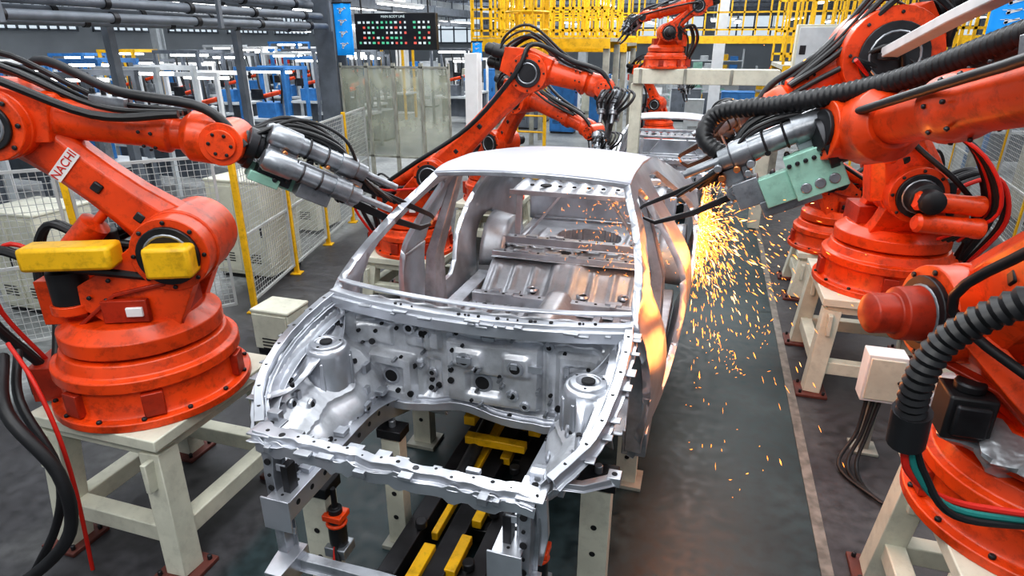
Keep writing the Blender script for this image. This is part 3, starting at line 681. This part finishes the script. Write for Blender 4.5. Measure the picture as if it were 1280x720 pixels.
for i in range(7):
    q=MB();o=.03*(i-3);q.tube([(1.65+o,4.75,1.25),(1.78,4.62+o,1.5),(1.62,4.6+o,1.85),(1.3+o,4.62,2.1),(1.05+o,4.6,2.35+o),(.8,4.55+o,2.4)],.012+.004*(i%3),'blk' if i%4 else 'rdtx',n=8);q.obj('arm_cable',R3)
stand(1.0,1.7,6.65,7.35,.50,'cream steel stand partly hidden by the spark shower')
robot((1.35,7.0,.50),.85,(1.10,6.9,1.25),(.95,6.7,1.78),(.32,6.4,1.50),(.02,6.25,1.25),'orange-red welding robot partly hidden behind the spark shower',aw=1.25)
stand(1.9,2.6,8.7,9.4,.50,'cream steel stand close to the mesh fence')
robot((2.25,9.05,.50),.85,(2.0,8.9,1.25),(1.6,8.7,1.9),(.9,8.5,1.70),(.6,8.4,1.4),'orange-red welding robot close to the mesh fence',aw=1.2)
stand(1.0,1.80,2.02,2.86,.78,'cream steel stand with a foil-wrapped robot base')
R5=robot((1.38,2.45,.78),.93,(1.04,2.5,1.58),(1.08,1.45,2.52),(.58,3.16,2.12),(-.30,3.22,1.68),'orange-red welding robot whose mint-plated gun touches the roof edge',style='mint',fs=-1,ws=1.35,aw=1.15,dense=False)
robot((-.70,9.5,2.16),.62,(-.7,9.4,2.62),(-.35,9.5,2.95),(-1.1,9.3,2.80),(-1.3,9.0,2.5),'small orange-red robot mounted on the cream gantry beam')
stand(-1.4,-.7,13.6,14.3,.6,'cream stand under the robot beyond the second car body')
robot((-1.05,13.95,.6),.75,(-1.1,13.8,1.3),(-1.4,13.7,1.9),(-.6,13.5,1.8),(-.5,13.4,1.4),'orange-red welding robot beyond the second car body')
# ------------------------------------------------------------------ extra hoses on the near robot
q=MB();q.tube([(1.25,1.35,2.80),(.93,2.3,2.56),(.66,2.85,2.36),(.30,3.15,2.24),(.04,3.30,2.18),(-.02,3.26,2.06),(.10,3.2,1.98)],.042,'blk',n=14,corr=.06,step=.014)
q.obj('corrugated_hose',R5,label='thick black corrugated hose')
q=MB();q.tube([(.98,1.30,2.25),(.83,1.55,2.03),(.72,1.62,1.93),(.63,1.68,1.80),(.60,1.70,1.66),(.62,1.74,1.50)],.036,'blk',n=14,corr=.10,step=.013)
q.cyl((.615,1.73,1.56),(.63,1.76,1.44),.05,'dk');q.obj('corrugated_hose',R5,label='black ribbed conduit')
for i,k in enumerate(('rdtx','teal','blk')):
    q=MB();q.tube([(.62+.012*i,1.75,1.46),(.66+.02*i,1.76,1.34),(.80,1.80-.02*i,1.24-.01*i),(1.05,1.86,1.20-.02*i),(1.3,1.9,1.18)],.011,k,n=8);q.obj('supply_hose',R5)
q=MB()
def foil(u,v):
    a=u*math.tau;r=.33+.10*math.sin(v*3.14)+.03*math.sin(a*7+v*9)+.02*math.sin(a*17);return(1.38+r*math.cos(a),2.45+r*math.sin(a),1.09+.16*v+.015*math.sin(a*11))
q.grid(foil,80,10,'foil');q.obj('foil_cover',R5,label='crumpled silver foil wrap')
q=MB();q.box((.97,2.30,1.28),(.15,.15,.17),'blk');q.box((.97,2.22,1.28),(.11,.03,.12),'dk');q.cyl((.97,2.30,1.36),(.97,2.30,1.40),.05,'dk');q.obj('drive_box',R5,bevel=.01)
q=MB();q.beam([(.98,4.5,2.44),(.97,3.4,2.60),(.98,2.4,2.74)],[.09,.08,.07],[.06,.05,.05],'lgr');q.cyl((.98,4.5,2.44),(.98,4.5,2.40),.06,'dk')
tag(q.obj('hose_boom',bevel=.006),'pale grey tubular hose support boom above the tall robot','hose boom')
# ------------------------------------------------------------------ fixtures
def post(x,y,h,w,label,cyl=False):
    P=root('fixture_post',(x,y,0),label,'fixture post','body fixture posts')
    q=MB();q.box((x,y,h/2-.03),(w,w*.75,h-.06),'bei');q.box((x,y,.012),(w*1.6,w*1.5,.024),'beid')
    for z in(.2,.35,.5):
        q.cyl((x,y-w*.375,z),(x,y-w*.375-.004,z),.014,'hole',n=10)
    q.obj('column',P,bevel=.005)
    q=MB();q.box((x,y,h-.02),(w*1.3,w,.05),'dk');q.cyl((x,y,h),(x,y,h+.04),.018,'gry');q.obj('locating_pin',P,bevel=.003)
    if cyl:
        q=MB();c=V((x+w*.8,y-.03,h-.30));q.lathe(c,(0,0,1),[(0,.035),(.02,.04),(.12,.04),(.13,.03),(.2,.03),(.2,.012),(.3,.012)],'dk');q.ring(c+V((0,0,.12)),(0,0,1),.038,.01,'red');q.box(c+V((0,0,.16)),(.09,.08,.03),'red');q.box(c+V((0,0,-.02)),(.10,.09,.05),'gry')
        q.obj('pneumatic_clamp',P,bevel=.004)
        for i in range(3):
            q=MB();q.tube([(x+w*.8,y-.06,h-.28),(x+w*.8+.03*i,y-.12,h-.42),(x-.05+.05*i,y-.10,.25),(x,y-.06,.05)],.008,'blk' if i else 'rdtx',n=8);q.obj('air_hose',P)
    return P
post(-1.34,2.33,.73,.10,'slim cream fixture post with drilled face under the rail')
post(-.30,2.24,.76,.13,'wide cream fixture post beside the engine bay')
post(-1.46,1.86,.74,.12,'cream fixture post with red and black pneumatic clamp',True)
post(-.56,1.95,.72,.10,'cream fixture post with clamp by the front rail',True)
for x,y in((-1.6,3.2),(-.26,3.2),(-1.6,4.4),(-.26,4.4),(-1.36,5.7),(-.5,5.7)):post(x,y,.48,.12,'cream fixture post under the car sill')
cv=root('shuttle_conveyor',(-1.0,3.8,0),'low dark shuttle conveyor with yellow rails under the car body','conveyor')
q=MB()
for x in(-1.2,-.8):q.box((x,3.8,.12),(.09,4.8,.24),'dk')
for i in range(16):q.box((-1.0,1.5+i*.31,.10),(.34,.08,.08),'blk')
q.box((-1.0,3.8,.16),(.10,4.6,.10),'dk')
for i in range(26):q.cyl((-1.16+.32*(i%2),1.5+i*.18,.25),(-1.16+.32*(i%2),1.5+i*.18,.29),.03,'dk',n=10)
q.obj('conveyor_frame',cv,bevel=.005)
ry=random.Random(4)
for x in(-1.09,-.93):
    y=1.5
    while y<5.8:
        l=ry.uniform(.15,.6)
        q=MB();q.box((x+ry.uniform(-.015,.015),y+l/2,.20+ry.uniform(-.01,.02)),(ry.uniform(.03,.07),l,.05),'yel');q.obj('yellow_rail',cv,bevel=.005);y+=l+ry.uniform(.04,.25)
q=MB();q.box((-.98,3.2,.42),(.44,.09,.07),'yel');q.box((-.98,3.75,.42),(.44,.09,.07),'yel');q.box((-.98,2.85,.36),(.36,.06,.05),'yel')
for x in(-1.18,-.78):q.box((x,3.40,.40),(.07,.9,.06),'yel')
for x in(-1.18,-.78):
    for y in(3.2,3.75):q.box((x,y,.30),(.06,.06,.16),'dk')
q.box((-.98,3.45,.38),(.2,.4,.10),'dk');q.cyl((-1.1,2.6,.28),(-1.1,3.1,.34),.04,'dk')
q.obj('lifting_frame',cv,bevel=.005)
jb=root('junction_box',(1.19,3.95,0),'off-white electrical junction box on a slim post with black cables','junction box')
q=MB();q.box((1.19,3.95,.57),(.22,.14,.32),'wht');q.box((1.19,3.875,.57),(.19,.012,.28),'bei');q.cyl((1.27,3.87,.57),(1.27,3.855,.57),.012,'dk',n=10);q.obj('enclosure',jb,bevel=.008)
q=MB();q.box((1.19,3.98,.2),(.06,.06,.42),'beid');q.box((1.19,3.98,.01),(.16,.16,.02),'beid');q.obj('post',jb,bevel=.004)
for i in range(3):
    q=MB();q.tube([(1.14+.04*i,3.95,.42),(1.10+.03*i,3.85,.2),(1.0+.05*i,3.7,.03),(1.15,3.45,.02),(1.35,3.3,.02)],.012,'blk',n=8)
    q.obj('cable',jb)
# ------------------------------------------------------------------ left hoses, trays
for pts,r,k,l in(([(-3.0,1.75,1.15),(-2.75,1.55,1.02),(-2.55,1.55,.75),(-2.55,1.52,.45),(-2.75,1.42,.22),(-3.0,1.36,.10)],.028,'blk','thick black cable drooping beside the cream stand'),
 ([(-3.05,1.85,1.12),(-2.83,1.66,1.0),(-2.66,1.62,.7),(-2.72,1.58,.4),(-2.95,1.50,.02)],.02,'blk','thick black cable drooping beside the cream stand'),
 ([(-3.0,1.79,1.20),(-2.80,1.72,1.08),(-2.70,1.69,.84),(-2.70,1.69,.5),(-2.74,1.68,.02)],.010,'rdtx','thin red cable drooping beside the cream stand')):
    hb=MB();hb.tube(pts,r,k);tag(hb.obj('drooping_cable'),l,'cable','cables by the robot stand')
q=MB();q.sweep([(-4.3,2.0,.0),(-2.9,1.02,.0)],[(-.1,.0),(-.1,.06),(-.09,.06),(-.09,.01),(.09,.01),(.09,.06),(.1,.06),(.1,.0)],'gry')
for i in range(12):
    p=V((-4.3,2.0,.015)).lerp(V((-2.9,1.02,.015)),i/12+.03);q.box(p,(.18,.02,.01),'dk',d=(1.4,-.98,0))
tag(q.obj('cable_tray'),'low galvanised cable tray lying on the floor','cable tray')
# ------------------------------------------------------------------ fences
def fence(p0,p1,n,h=1.55,lab='galvanised wire mesh safety fence panel between yellow posts'):
    p0=V((*p0,0));p1=V((*p1,0))
    for i in range(n):
        a=p0.lerp(p1,i/n);b_=p0.lerp(p1,(i+1)/n);d=(b_-a);L=d.length;d.normalize()
        F=root('fence_panel',a,lab,'safety fence','mesh safety fence')
        q=MB();ang=math.atan2(-d.x,d.y)
        q.box(a+V((0,0,h/2+.02)),(.05,.05,h+.04),'yel',rot=ang);q.box(a+V((0,0,.008)),(.12,.12,.016),'yel',rot=ang)
        q.obj('fence_post',F,bevel=.003)
        q=MB();A=a+d*.04;B=b_-d*.06
        for z in(.12,h*.5,h):q.beam([A+V((0,0,z)),B+V((0,0,z))],.025,.025,'wire')
        q.box(A+V((0,0,h/2+.06)),(.025,.025,h-.1),'wire',rot=ang);q.box(B+V((0,0,h/2+.06)),(.025,.025,h-.1),'wire',rot=ang)
        q.obj('frame',F)
        q=MB();k=int(L/.055)
        for j in range(1,k):
            p=A.lerp(B,j/k);q.box(p+V((0,0,h/2+.06)),(.0045,.0045,h-.12),'wire')
        for j in range(1,int(h/.055)):
            z=.12+j*.055
            if z<h:q.box((A+B)/2+V((0,0,z)),(.0045,(B-A).length,.0045),'wire',rot=ang)
        q.obj('wire_mesh',F)
fence((-6.6,2.0),(-4.2,4.62),3)
fence((-4.13,4.69),(-5.2,9.0),4)
fence((3.55,7.4),(4.4,14.6),5)
fence((4.3,14.8),(1.6,15.2),2)
# ------------------------------------------------------------------ cabinets and racks
placed=[(-5.95,9.4,.5)]+[(-22+i*5.5,22+(i%2)*6,.5) for i in range(8)]
def free(x,y,r):
    if any(math.hypot(x-a,y-b_)<r+c for a,b_,c in placed):return False
    placed.append((x,y,r));return True
def cabinet(x,y,w,d,h,k,label,name='control_cabinet',rot=0.,force=False):
    if not free(x,y,math.hypot(w,d)/2+.03) and not force:return
    C=root(name,(x,y,0),label,'control cabinet','machine cabinets')
    e=V((math.cos(rot),math.sin(rot),0));f=V((-e.y,e.x,0));c=V((x,y,0))
    q=MB();q.box(c+V((0,0,h/2+.05)),(w,d,h),k,rot=rot);q.box(c+V((0,0,.025)),(w*.94,d*.94,.05),'dk',rot=rot);q.box(c+V((0,0,h+.06)),(w*1.03,d*1.03,.03),k,rot=rot);q.obj('housing',C,bevel=.01)
    n=2 if w>.6 else 1
    for i in range(n):
        xx=(i-(n-1)/2)*w/n;q=MB();p=c+e*xx-f*(d/2+.006)
        q.box(p+V((0,0,h/2+.05)),(w/n*.92,.012,h*.92),k,rot=rot)
        for j in range(4):q.box(p-f*.008+V((0,0,h*.2+j*.03)),(w/n*.5,.006,.012),'dk',rot=rot)
        q.box(p-f*.012+e*(w/n*.38)+V((0,0,h*.55)),(.02,.02,.12),'dk',rot=rot)
        q.obj('door',C,bevel=.003)
def rack(x,y,w,h,r_):
    if not free(x,y,w/2+.1):return
    C=root('storage_rack',(x,y,0),'grey steel parts rack loaded with coloured bins','storage rack','parts racks')
    q=MB();n=4
    for dx in(-w/2,w/2):
        for dy in(-.35,.35):q.box((x+dx,y+dy,h/2),(.06,.06,h),'lgr')
    for j in range(n):q.box((x,y,.25+j*(h-.3)/n),(w,.75,.04),'lgr')
    q.obj('frame',C)
    for j in range(n):
        for i in range(int(w/.45)):
            if r_.random()<.2:continue
            q=MB();hh=r_.uniform(.15,.32);q.box((x-w/2+.25+i*.45,y-.05,.27+j*(h-.3)/n+hh/2),(.36,.5,hh),r_.choice(['blup','wht','grn','yel','mgr','bei','rdtx','lgr']));q.obj('bin',C)
def station(x,y,r_):
    if not free(x,y,.85):return
    C=root('work_station',(x,y,0),'open steel work station with bench, hoses and light bar','work station','assembly work stations')
    k=r_.choice(['blup','lgr','mgr','mgr','wht','yel']);h=r_.uniform(1.9,2.5);q=MB()
    for dx in(-.6,.6):
        for dy in(-.4,.4):q.box((x+dx,y+dy,h/2),(.07,.07,h),k)
    q.box((x,y-.4,h),(1.3,.08,.08),k);q.box((x,y+.4,h),(1.3,.08,.08),k);q.box((x,y,.85),(1.3,.85,.06),'lgr');q.obj('frame',C)
    q=MB();q.box((x-.1,y,1.05),(.5,.45,.34),r_.choice(['mgr','blup','gry','dk']));q.cyl((x+.25,y,.88),(x+.25,y,1.5),.06,'gry');q.cyl((x+.25,y-.1,1.45),(x-.2,y-.1,1.35),.05,'red');q.box((x-.3,y-.2,1.4),(.3,.04,.22),'dk');q.box((x,y+.3,.5),(1.1,.2,.6),'mgr');q.obj('machine_head',C,bevel=.01)
    q=MB();q.box((x,y,h-.08),(1.0,.12,.05),'lamp');q.obj('light_bar',C)
    for i in range(3):
        q=MB();q.tube([(x-.4+.3*i,y,h),(x-.3+.3*i,y-.1,h-.4),(x-.2+.2*i,y-.05,1.2)],.02,'blk',n=6,per=4);q.obj('hanging_hose',C)
cabinet(-4.85,5.75,.7,.6,1.05,'bei','squat cream control cabinet behind the mesh fence',force=True)
cabinet(-5.4,7.5,.7,.6,1.1,'bei','squat cream control cabinet behind the mesh fence',force=True)
cabinet(-6.2,4.3,.7,.6,.95,'bei','cream cabinet close to the mesh fence',force=True)
cabinet(-3.35,4.1,.36,.30,.34,'bei','small cream box standing on the floor inside the fence',force=True)
cabinet(4.9,11.0,.8,.6,1.3,'bei','cream cabinet outside the mesh fence',force=True)
cols=['lgr','blup','wht','bei','lgr','mgr','mgr']
CN={'lgr':'light grey','blup':'blue','wht':'white','bei':'cream','mgr':'dark grey'}
rn=random.Random(11)
for n_,x0,x1,y0,y1 in((110,-18,-7.9,5.5,24),(24,5.6,13,12.5,30)):
    for i in range(n_):station(rn.uniform(x0,x1),rn.uniform(y0,y1),rn)
for n_,x0,x1,y0,y1 in((26,-20,-7.9,9,30),(14,5.6,14,18,34),(12,-6,3,19,34)):
    for i in range(n_):
        rack(rn.uniform(x0,x1),rn.uniform(y0,y1),rn.uniform(1.4,2.6),rn.uniform(1.4,2.2),rn)
for n_,x0,x1,y0,y1 in((110,-22,-7.8,6,34),(60,5.6,16,18,34),(40,-6,3,18,34)):
    for i in range(n_):
        x=rn.uniform(x0,x1);y=rn.uniform(y0,y1);k=rn.choice(cols)
        cabinet(x,y,rn.uniform(.4,1.0),rn.uniform(.4,.9),rn.uniform(.6,1.7),k,CN[k]+' machine cabinet standing on the pale hall floor','machine_cabinet')
# ------------------------------------------------------------------ columns, panels, board
def column(x,y,w,k,h,label):
    q=MB();q.box((x,y-w*.45,h/2),(w,w*.12,h),k);q.box((x,y+w*.45,h/2),(w,w*.12,h),k);q.box((x,y,h/2),(w*.14,w*.9,h),k);q.box((x,y,.02),(w*1.5,w*1.5,.04),k)
    tag(q.obj('steel_column',bevel=.006),label,'column')
column(-5.95,9.4,.34,'mgr',5.5,'dark grey steel column beside the hanging display board')
column(-3.45,9.2,.20,'wht',2.35,'white steel column at the end of the curtain panels')
for i in range(8):column(-22+i*5.5,22+(i%2)*6,.35,'wht' if i%3 else 'lgr',5.55,'pale steel column carrying the hall roof')
for i in range(4):
    x=-5.5+i*.47;P=root('curtain_panel',(x,9.25,0),'yellowish translucent welding screen panel in a grey frame','welding screen','welding screens')
    q=MB();q.box((x,9.25,1.45),(.43,.012,1.35),'pan');q.obj('screen',P)
    q=MB()
    for dx in(-.22,.22):q.box((x+dx,9.25,1.1),(.03,.04,2.2),'beid')
    for z in(.76,2.14):q.box((x,9.25,z),(.46,.04,.03),'beid')
    q.obj('frame',P)
bd=root('display_board',(-5.1,10,2.4),'black hanging production display board with white, green and red cells','display board')
q=MB();q.box((-5.08,10,2.66),(1.46,.1,.56),'blk');
for x in(-5.7,-4.5):q.cyl((x,10,2.9),(x,10,5.56),.015,'dk')
q.obj('board_case',bd,bevel=.01)
rbd=random.Random(8)
for r in range(5):
    for c in range(16):
        if 10<c<12 or rbd.random()<.15:continue
        q=MB();q.box((-5.72+c*.083,9.945,2.80-r*.078),(rbd.uniform(.025,.055),.01,.035),rbd.choice(['wled','wled','gled','gled','rled']));q.obj('display_cell',bd)
text('MAIN BODY LINE',(-5.1,9.94,2.885),.055,(1,0,0),(0,0,1),'wled','title_lettering',bd)
def banner(x,y,z,w,h,top):
    B=root('hanging_banner',(x,y,z),'blue vertical banner with white lettering hanging from the steelwork','banner','blue hanging banners')
    q=MB();q.grid(lambda u,v:(x-w/2+w*u,y+.01*math.sin(u*9),z-h/2+h*v),10,4,'blu');q.obj('cloth',B,solid=.004)
    q=MB();q.cyl((x-w/2-.02,y,z+h/2),(x+w/2+.02,y,z+h/2),.012,'dk');q.cyl((x,y,z+h/2),(x,y,top),.006,'dk');q.obj('rod',B)
    for i in range(4):
        q=MB()
        zz=z+h*.36-i*h*.22
        q.box((x,y-.014,zz+h*.03),(w*.5,.004,h*.015),'wht');q.box((x-w*.1,y-.014,zz-h*.01),(w*.08,.004,h*.11),'wht');q.beam([(x+w*.2,y-.014,zz+h*.05),(x-w*.15,y-.014,zz-h*.05)],.004,w*.06,'wht')
        q.obj('white_character',B)
banner(-5.48,9.05,2.68,.29,.74,5.56)
banner(-3.75,10.2,2.36,.16,.30,5.56)
banner(2.87,8.3,2.74,.38,.42,5.56)
# pipes
for i,(x,z,r) in enumerate([(-5.95,3.02,.055),(-5.80,2.86,.05),(-5.72,2.72,.045),(-6.3,3.0,.05),(-6.5,2.8,.045),(-6.9,2.95,.04),(-6.1,2.68,.035)]):
    q=MB();q.cyl((x,2.5,z),(x,8.95,z),r,'mgr')
    for j in range(6):q.cyl((x,3+j*1.1,z),(x,3.06+j*1.1,z),r*1.25,'dk')
    tag(q.obj('overhead_pipe'),'grey overhead steel pipe with dark couplings','pipe','overhead pipes')
for y in(4,6.5,8.8):
    q=MB();q.box((-6.4,y,3.13),(1.8,.08,.08),'mgr');q.box((-7.25,y,1.55),(.1,.1,3.1),'mgr');q.box((-5.54,y,2.9),(.04,.05,.5),'mgr')
    tag(q.obj('pipe_rack'),'grey steel rack carrying the overhead pipes','pipe rack','pipe racks')
# ------------------------------------------------------------------ mezzanine
mz=root('gantry_beam',(-.1,9.3,0),'cream horizontal gantry beam on posts above the second car body','gantry')
q=MB();q.box((-.15,9.4,2.06),(1.9,.30,.2),'bei')
for x in(-1.05,.75):q.box((x,9.4,.98),(.16,.16,1.96),'bei')
for x in(-1.0,-.4,.2):q.box((x,9.24,2.06),(.04,.02,.2),'beid')
q.obj('beam',mz,bevel=.008)
def railing(x0,x1,y,z,h,n,lab):
    P=root('yellow_railing',((x0+x1)/2,y,z),lab,'railing','yellow railings')
    q=MB()
    for k in(.12,.5,1.):q.box(((x0+x1)/2,y,z+h*k),(x1-x0,.035,.035),'yel')
    q.obj('rail',P)
    for i in range(n):
        x=x0+(x1-x0)*i/(n-1);q=MB();q.box((x,y,z+h/2),(.035,.035,h),'yel');q.obj('baluster',P)
def platform(x0,x1,y0,y1,z,lab,panel=False):
    P=root('mezzanine_platform',((x0+x1)/2,(y0+y1)/2,0),lab,'platform','steel mezzanine platforms')
    q=MB();q.box(((x0+x1)/2,(y0+y1)/2,z-.04),(x1-x0,y1-y0,.06),'beid');q.box(((x0+x1)/2,y0,z-.1),(x1-x0,.06,.16),'yel');q.box(((x0+x1)/2,y1,z-.1),(x1-x0,.06,.16),'yel');q.obj('deck',P)
    for x in(x0+.06,x1-.06):
        for y in(y0+.06,y1-.06):
            q=MB();q.box((x,y,z/2-.06),(.1,.1,z-.12),'beid');q.obj('leg',P)
    if panel:
        q=MB();q.box((x0+.35,y0-.12,z+.15),(.5,.22,.75),'bei');q.box((x0+.35,y0-.235,z+.15),(.44,.012,.68),'lgr');q.box((x0+.2,y0-.245,z+.2),(.08,.01,.12),'dk');q.obj('electrical_panel',P,bevel=.01)
platform(.9,3.6,10.2,12.4,2.2,'raised steel platform edged in yellow behind the tall robot',True)
for y in(10.23,12.37):railing(.9,3.6,y,2.2,.95,20,'yellow tubular guard rail on the raised platform')
platform(-4.2,-1.75,11.2,12.5,2.58,'raised steel platform edged in yellow beside the ladder')
for y in(11.23,12.47):railing(-4.2,-1.75,y,2.58,.9,16,'yellow tubular guard rail beside the ladder')
platform(-4.9,-1.7,13.0,14.6,2.5,'raised steel platform edged in yellow over the line')
for y in(13.03,14.57):railing(-4.9,-1.7,y,2.5,.9,16,'yellow tubular guard rail on the platform over the line')
platform(-4.5,9,16,17.0,2.65,'long steel walkway edged in yellow farther along the line')
railing(-4.5,9,16.03,2.65,.95,50,'yellow tubular guard rail on the long walkway')
P=root('yellow_ladder_cage',(-2.95,10.6,0),'yellow tubular ladder with safety hoops','ladder')
q=MB()
for x in(-3.2,-2.7):q.box((x,10.6,1.7),(.05,.05,3.4),'yel')
for i in range(12):q.cyl((-3.2,10.6,.25+i*.27),(-2.7,10.6,.25+i*.27),.016,'yel',n=8)
q.obj('ladder',P)
q=MB()
for i in range(6):q.ring((-2.95,10.35,1.9+i*.26),(0,0,1),.34,.018,'yel')
for i in range(7):
    a=math.pi+i*math.pi/6;q.box((-2.95+.34*math.cos(a),10.35+.34*math.sin(a),2.55),(.025,.025,1.4),'yel')
q.obj('safety_cage',P)
# ------------------------------------------------------------------ second car body
def copytree(o,off,parent=None):
    c=o.copy();LINK(c)
    if parent: c.parent=parent
    else: c.location=V(o.location)+V(off)
    for ch in [x for x in ORIG if x.parent==o]:copytree(ch,off,c)
    return c
ORIG=list(sc.objects)
c2=copytree(car,(.34,6.7,-.40));c2['label']='second unpainted silver car body shell standing farther along the line'
# ------------------------------------------------------------------ sparks
q=MB();r3=random.Random(21);src=V((.0,3.66,1.52))
def streak(p,d,l,r,k):
    D,S,U=frame(d);q.add([p-D*l/2,p+S*r,p-S*r*.5+U*r*.87,p-S*r*.5-U*r*.87,p+D*l/2],[[0,2,1],[0,3,2],[0,1,3],[4,1,2],[4,2,3],[4,3,1]],k)
for i in range(1700):
    v=abs(r3.gauss(0,1.15))+.15;th=r3.gauss(.0,1.0);el=r3.gauss(-.3,.65)
    dv=V((math.cos(th)*math.cos(el)*.95,math.sin(th)*math.cos(el),math.sin(el)))*v*1.8
    t=r3.uniform(.01,.38)*r3.random()**.8
    s0=src+V((0,r3.gauss(0,.25),r3.gauss(0,.10)))
    p=s0+dv*t+V((0,0,-4.9*t*t));vel=dv+V((0,0,-9.8*t))
    if p.z<.02 or p.x<.0 or (p.z<1.0 and r3.random()<.45):continue
    streak(p,vel,r3.uniform(.008,.05),r3.uniform(.0013,.0034),'sp1' if r3.random()<.80 else 'sp2')
for i in range(340):
    d=V((r3.gauss(.4,1),r3.gauss(0,1),r3.gauss(-.5,1.2))).normalized();rad=abs(r3.gauss(0,.15));p=src+V((0,r3.gauss(0,.14),0))+d*rad
    if p.x<.0:continue
    streak(p,d,r3.uniform(.02,.07),r3.uniform(.002,.004),'sp2' if r3.random()<.5 else 'sp1')
for c_,n_ in(((.28,3.7,.62),26),((.12,3.3,.95),22),((.42,3.6,.9),18),((.5,3.9,1.1),14)):
    for i in range(n_):
        p=V(c_)+V((r3.gauss(0,.06),r3.gauss(0,.1),r3.gauss(0,.04)));streak(p,(r3.gauss(0,1),r3.gauss(0,1),-1),r3.uniform(.008,.03),r3.uniform(.0015,.003),'sp1')
for i in range(20):
    p=V((r3.uniform(.05,.6),r3.uniform(3.2,5),.012));streak(p,(r3.gauss(0,1),r3.gauss(0,1),.1),r3.uniform(.01,.03),r3.uniform(.002,.004),'sp1')
tag(q.obj('welding_sparks'),'shower of glowing orange welding sparks falling beside the car body','sparks',kind='stuff')
q=MB()
for i in range(240):
    p=V((-.52+r3.gauss(0,.22),4.3+r3.gauss(0,.3),1.28+r3.gauss(0,.17)));streak(p,(r3.gauss(0,1),0,r3.gauss(-1,1)),r3.uniform(.008,.035),r3.uniform(.0013,.0028),'sp1')
tag(q.obj('welding_sparks'),'scattered orange sparks inside the open cabin of the car body','sparks',kind='stuff')
# ------------------------------------------------------------------ lights
def area(loc,rot,sx,sy,e,col=(1,1,1)):
    l=bpy.data.lights.new('lamp','AREA');l.shape='RECTANGLE';l.size=sx;l.size_y=sy;l.energy=e;l.color=col
    o=bpy.data.objects.new('ceiling_and_fill_lamp',l);o.location=loc;o.rotation_euler=rot;LINK(o);return o
area((-1,4,5.4),(0,0,0),2,8,250,(.95,.98,1))
area((-4.5,5,5.4),(0,math.radians(-12),0),.8,9,150,(.95,.98,1))
area((3.5,5,5.4),(0,math.radians(15),0),.8,9,130,(.97,.98,1))
area((-1,-1.5,5),(math.radians(40),0,0),5,1.,125,(1,.99,.97))
area((-.4,11.5,5.2),(0,0,0),3,4,220,(.97,.98,1))  # extra fill, added to brighten the second car body and platforms
for y in(12,21,33):
    area((-9,y,5.3),(0,0,0),20,4,900,(.95,.98,1))
area((7,16,5.3),(0,0,0),8,8,500,(.95,.98,1))
for loc,e in(((.20,3.4,1.35),12),((.22,4.1,1.30),12),((.18,3.0,1.05),6)):
    l=bpy.data.lights.new('spark_light','POINT');l.energy=e;l.color=(1,.30,.06);l.shadow_soft_size=.15;o=bpy.data.objects.new('spark_glow',l);o.location=loc;LINK(o)
l=bpy.data.lights.new('spark_light','POINT');l.energy=3;l.color=(1,.5,.2);l.shadow_soft_size=.06;o=bpy.data.objects.new('spark_glow',l);o.location=(-.5,4.5,1.4);LINK(o)
w=bpy.data.worlds.new('world');sc.world=w;w.use_nodes=True;bg=w.node_tree.nodes['Background'];bg.inputs[0].default_value=(.85,.92,1,1);bg.inputs[1].default_value=.46
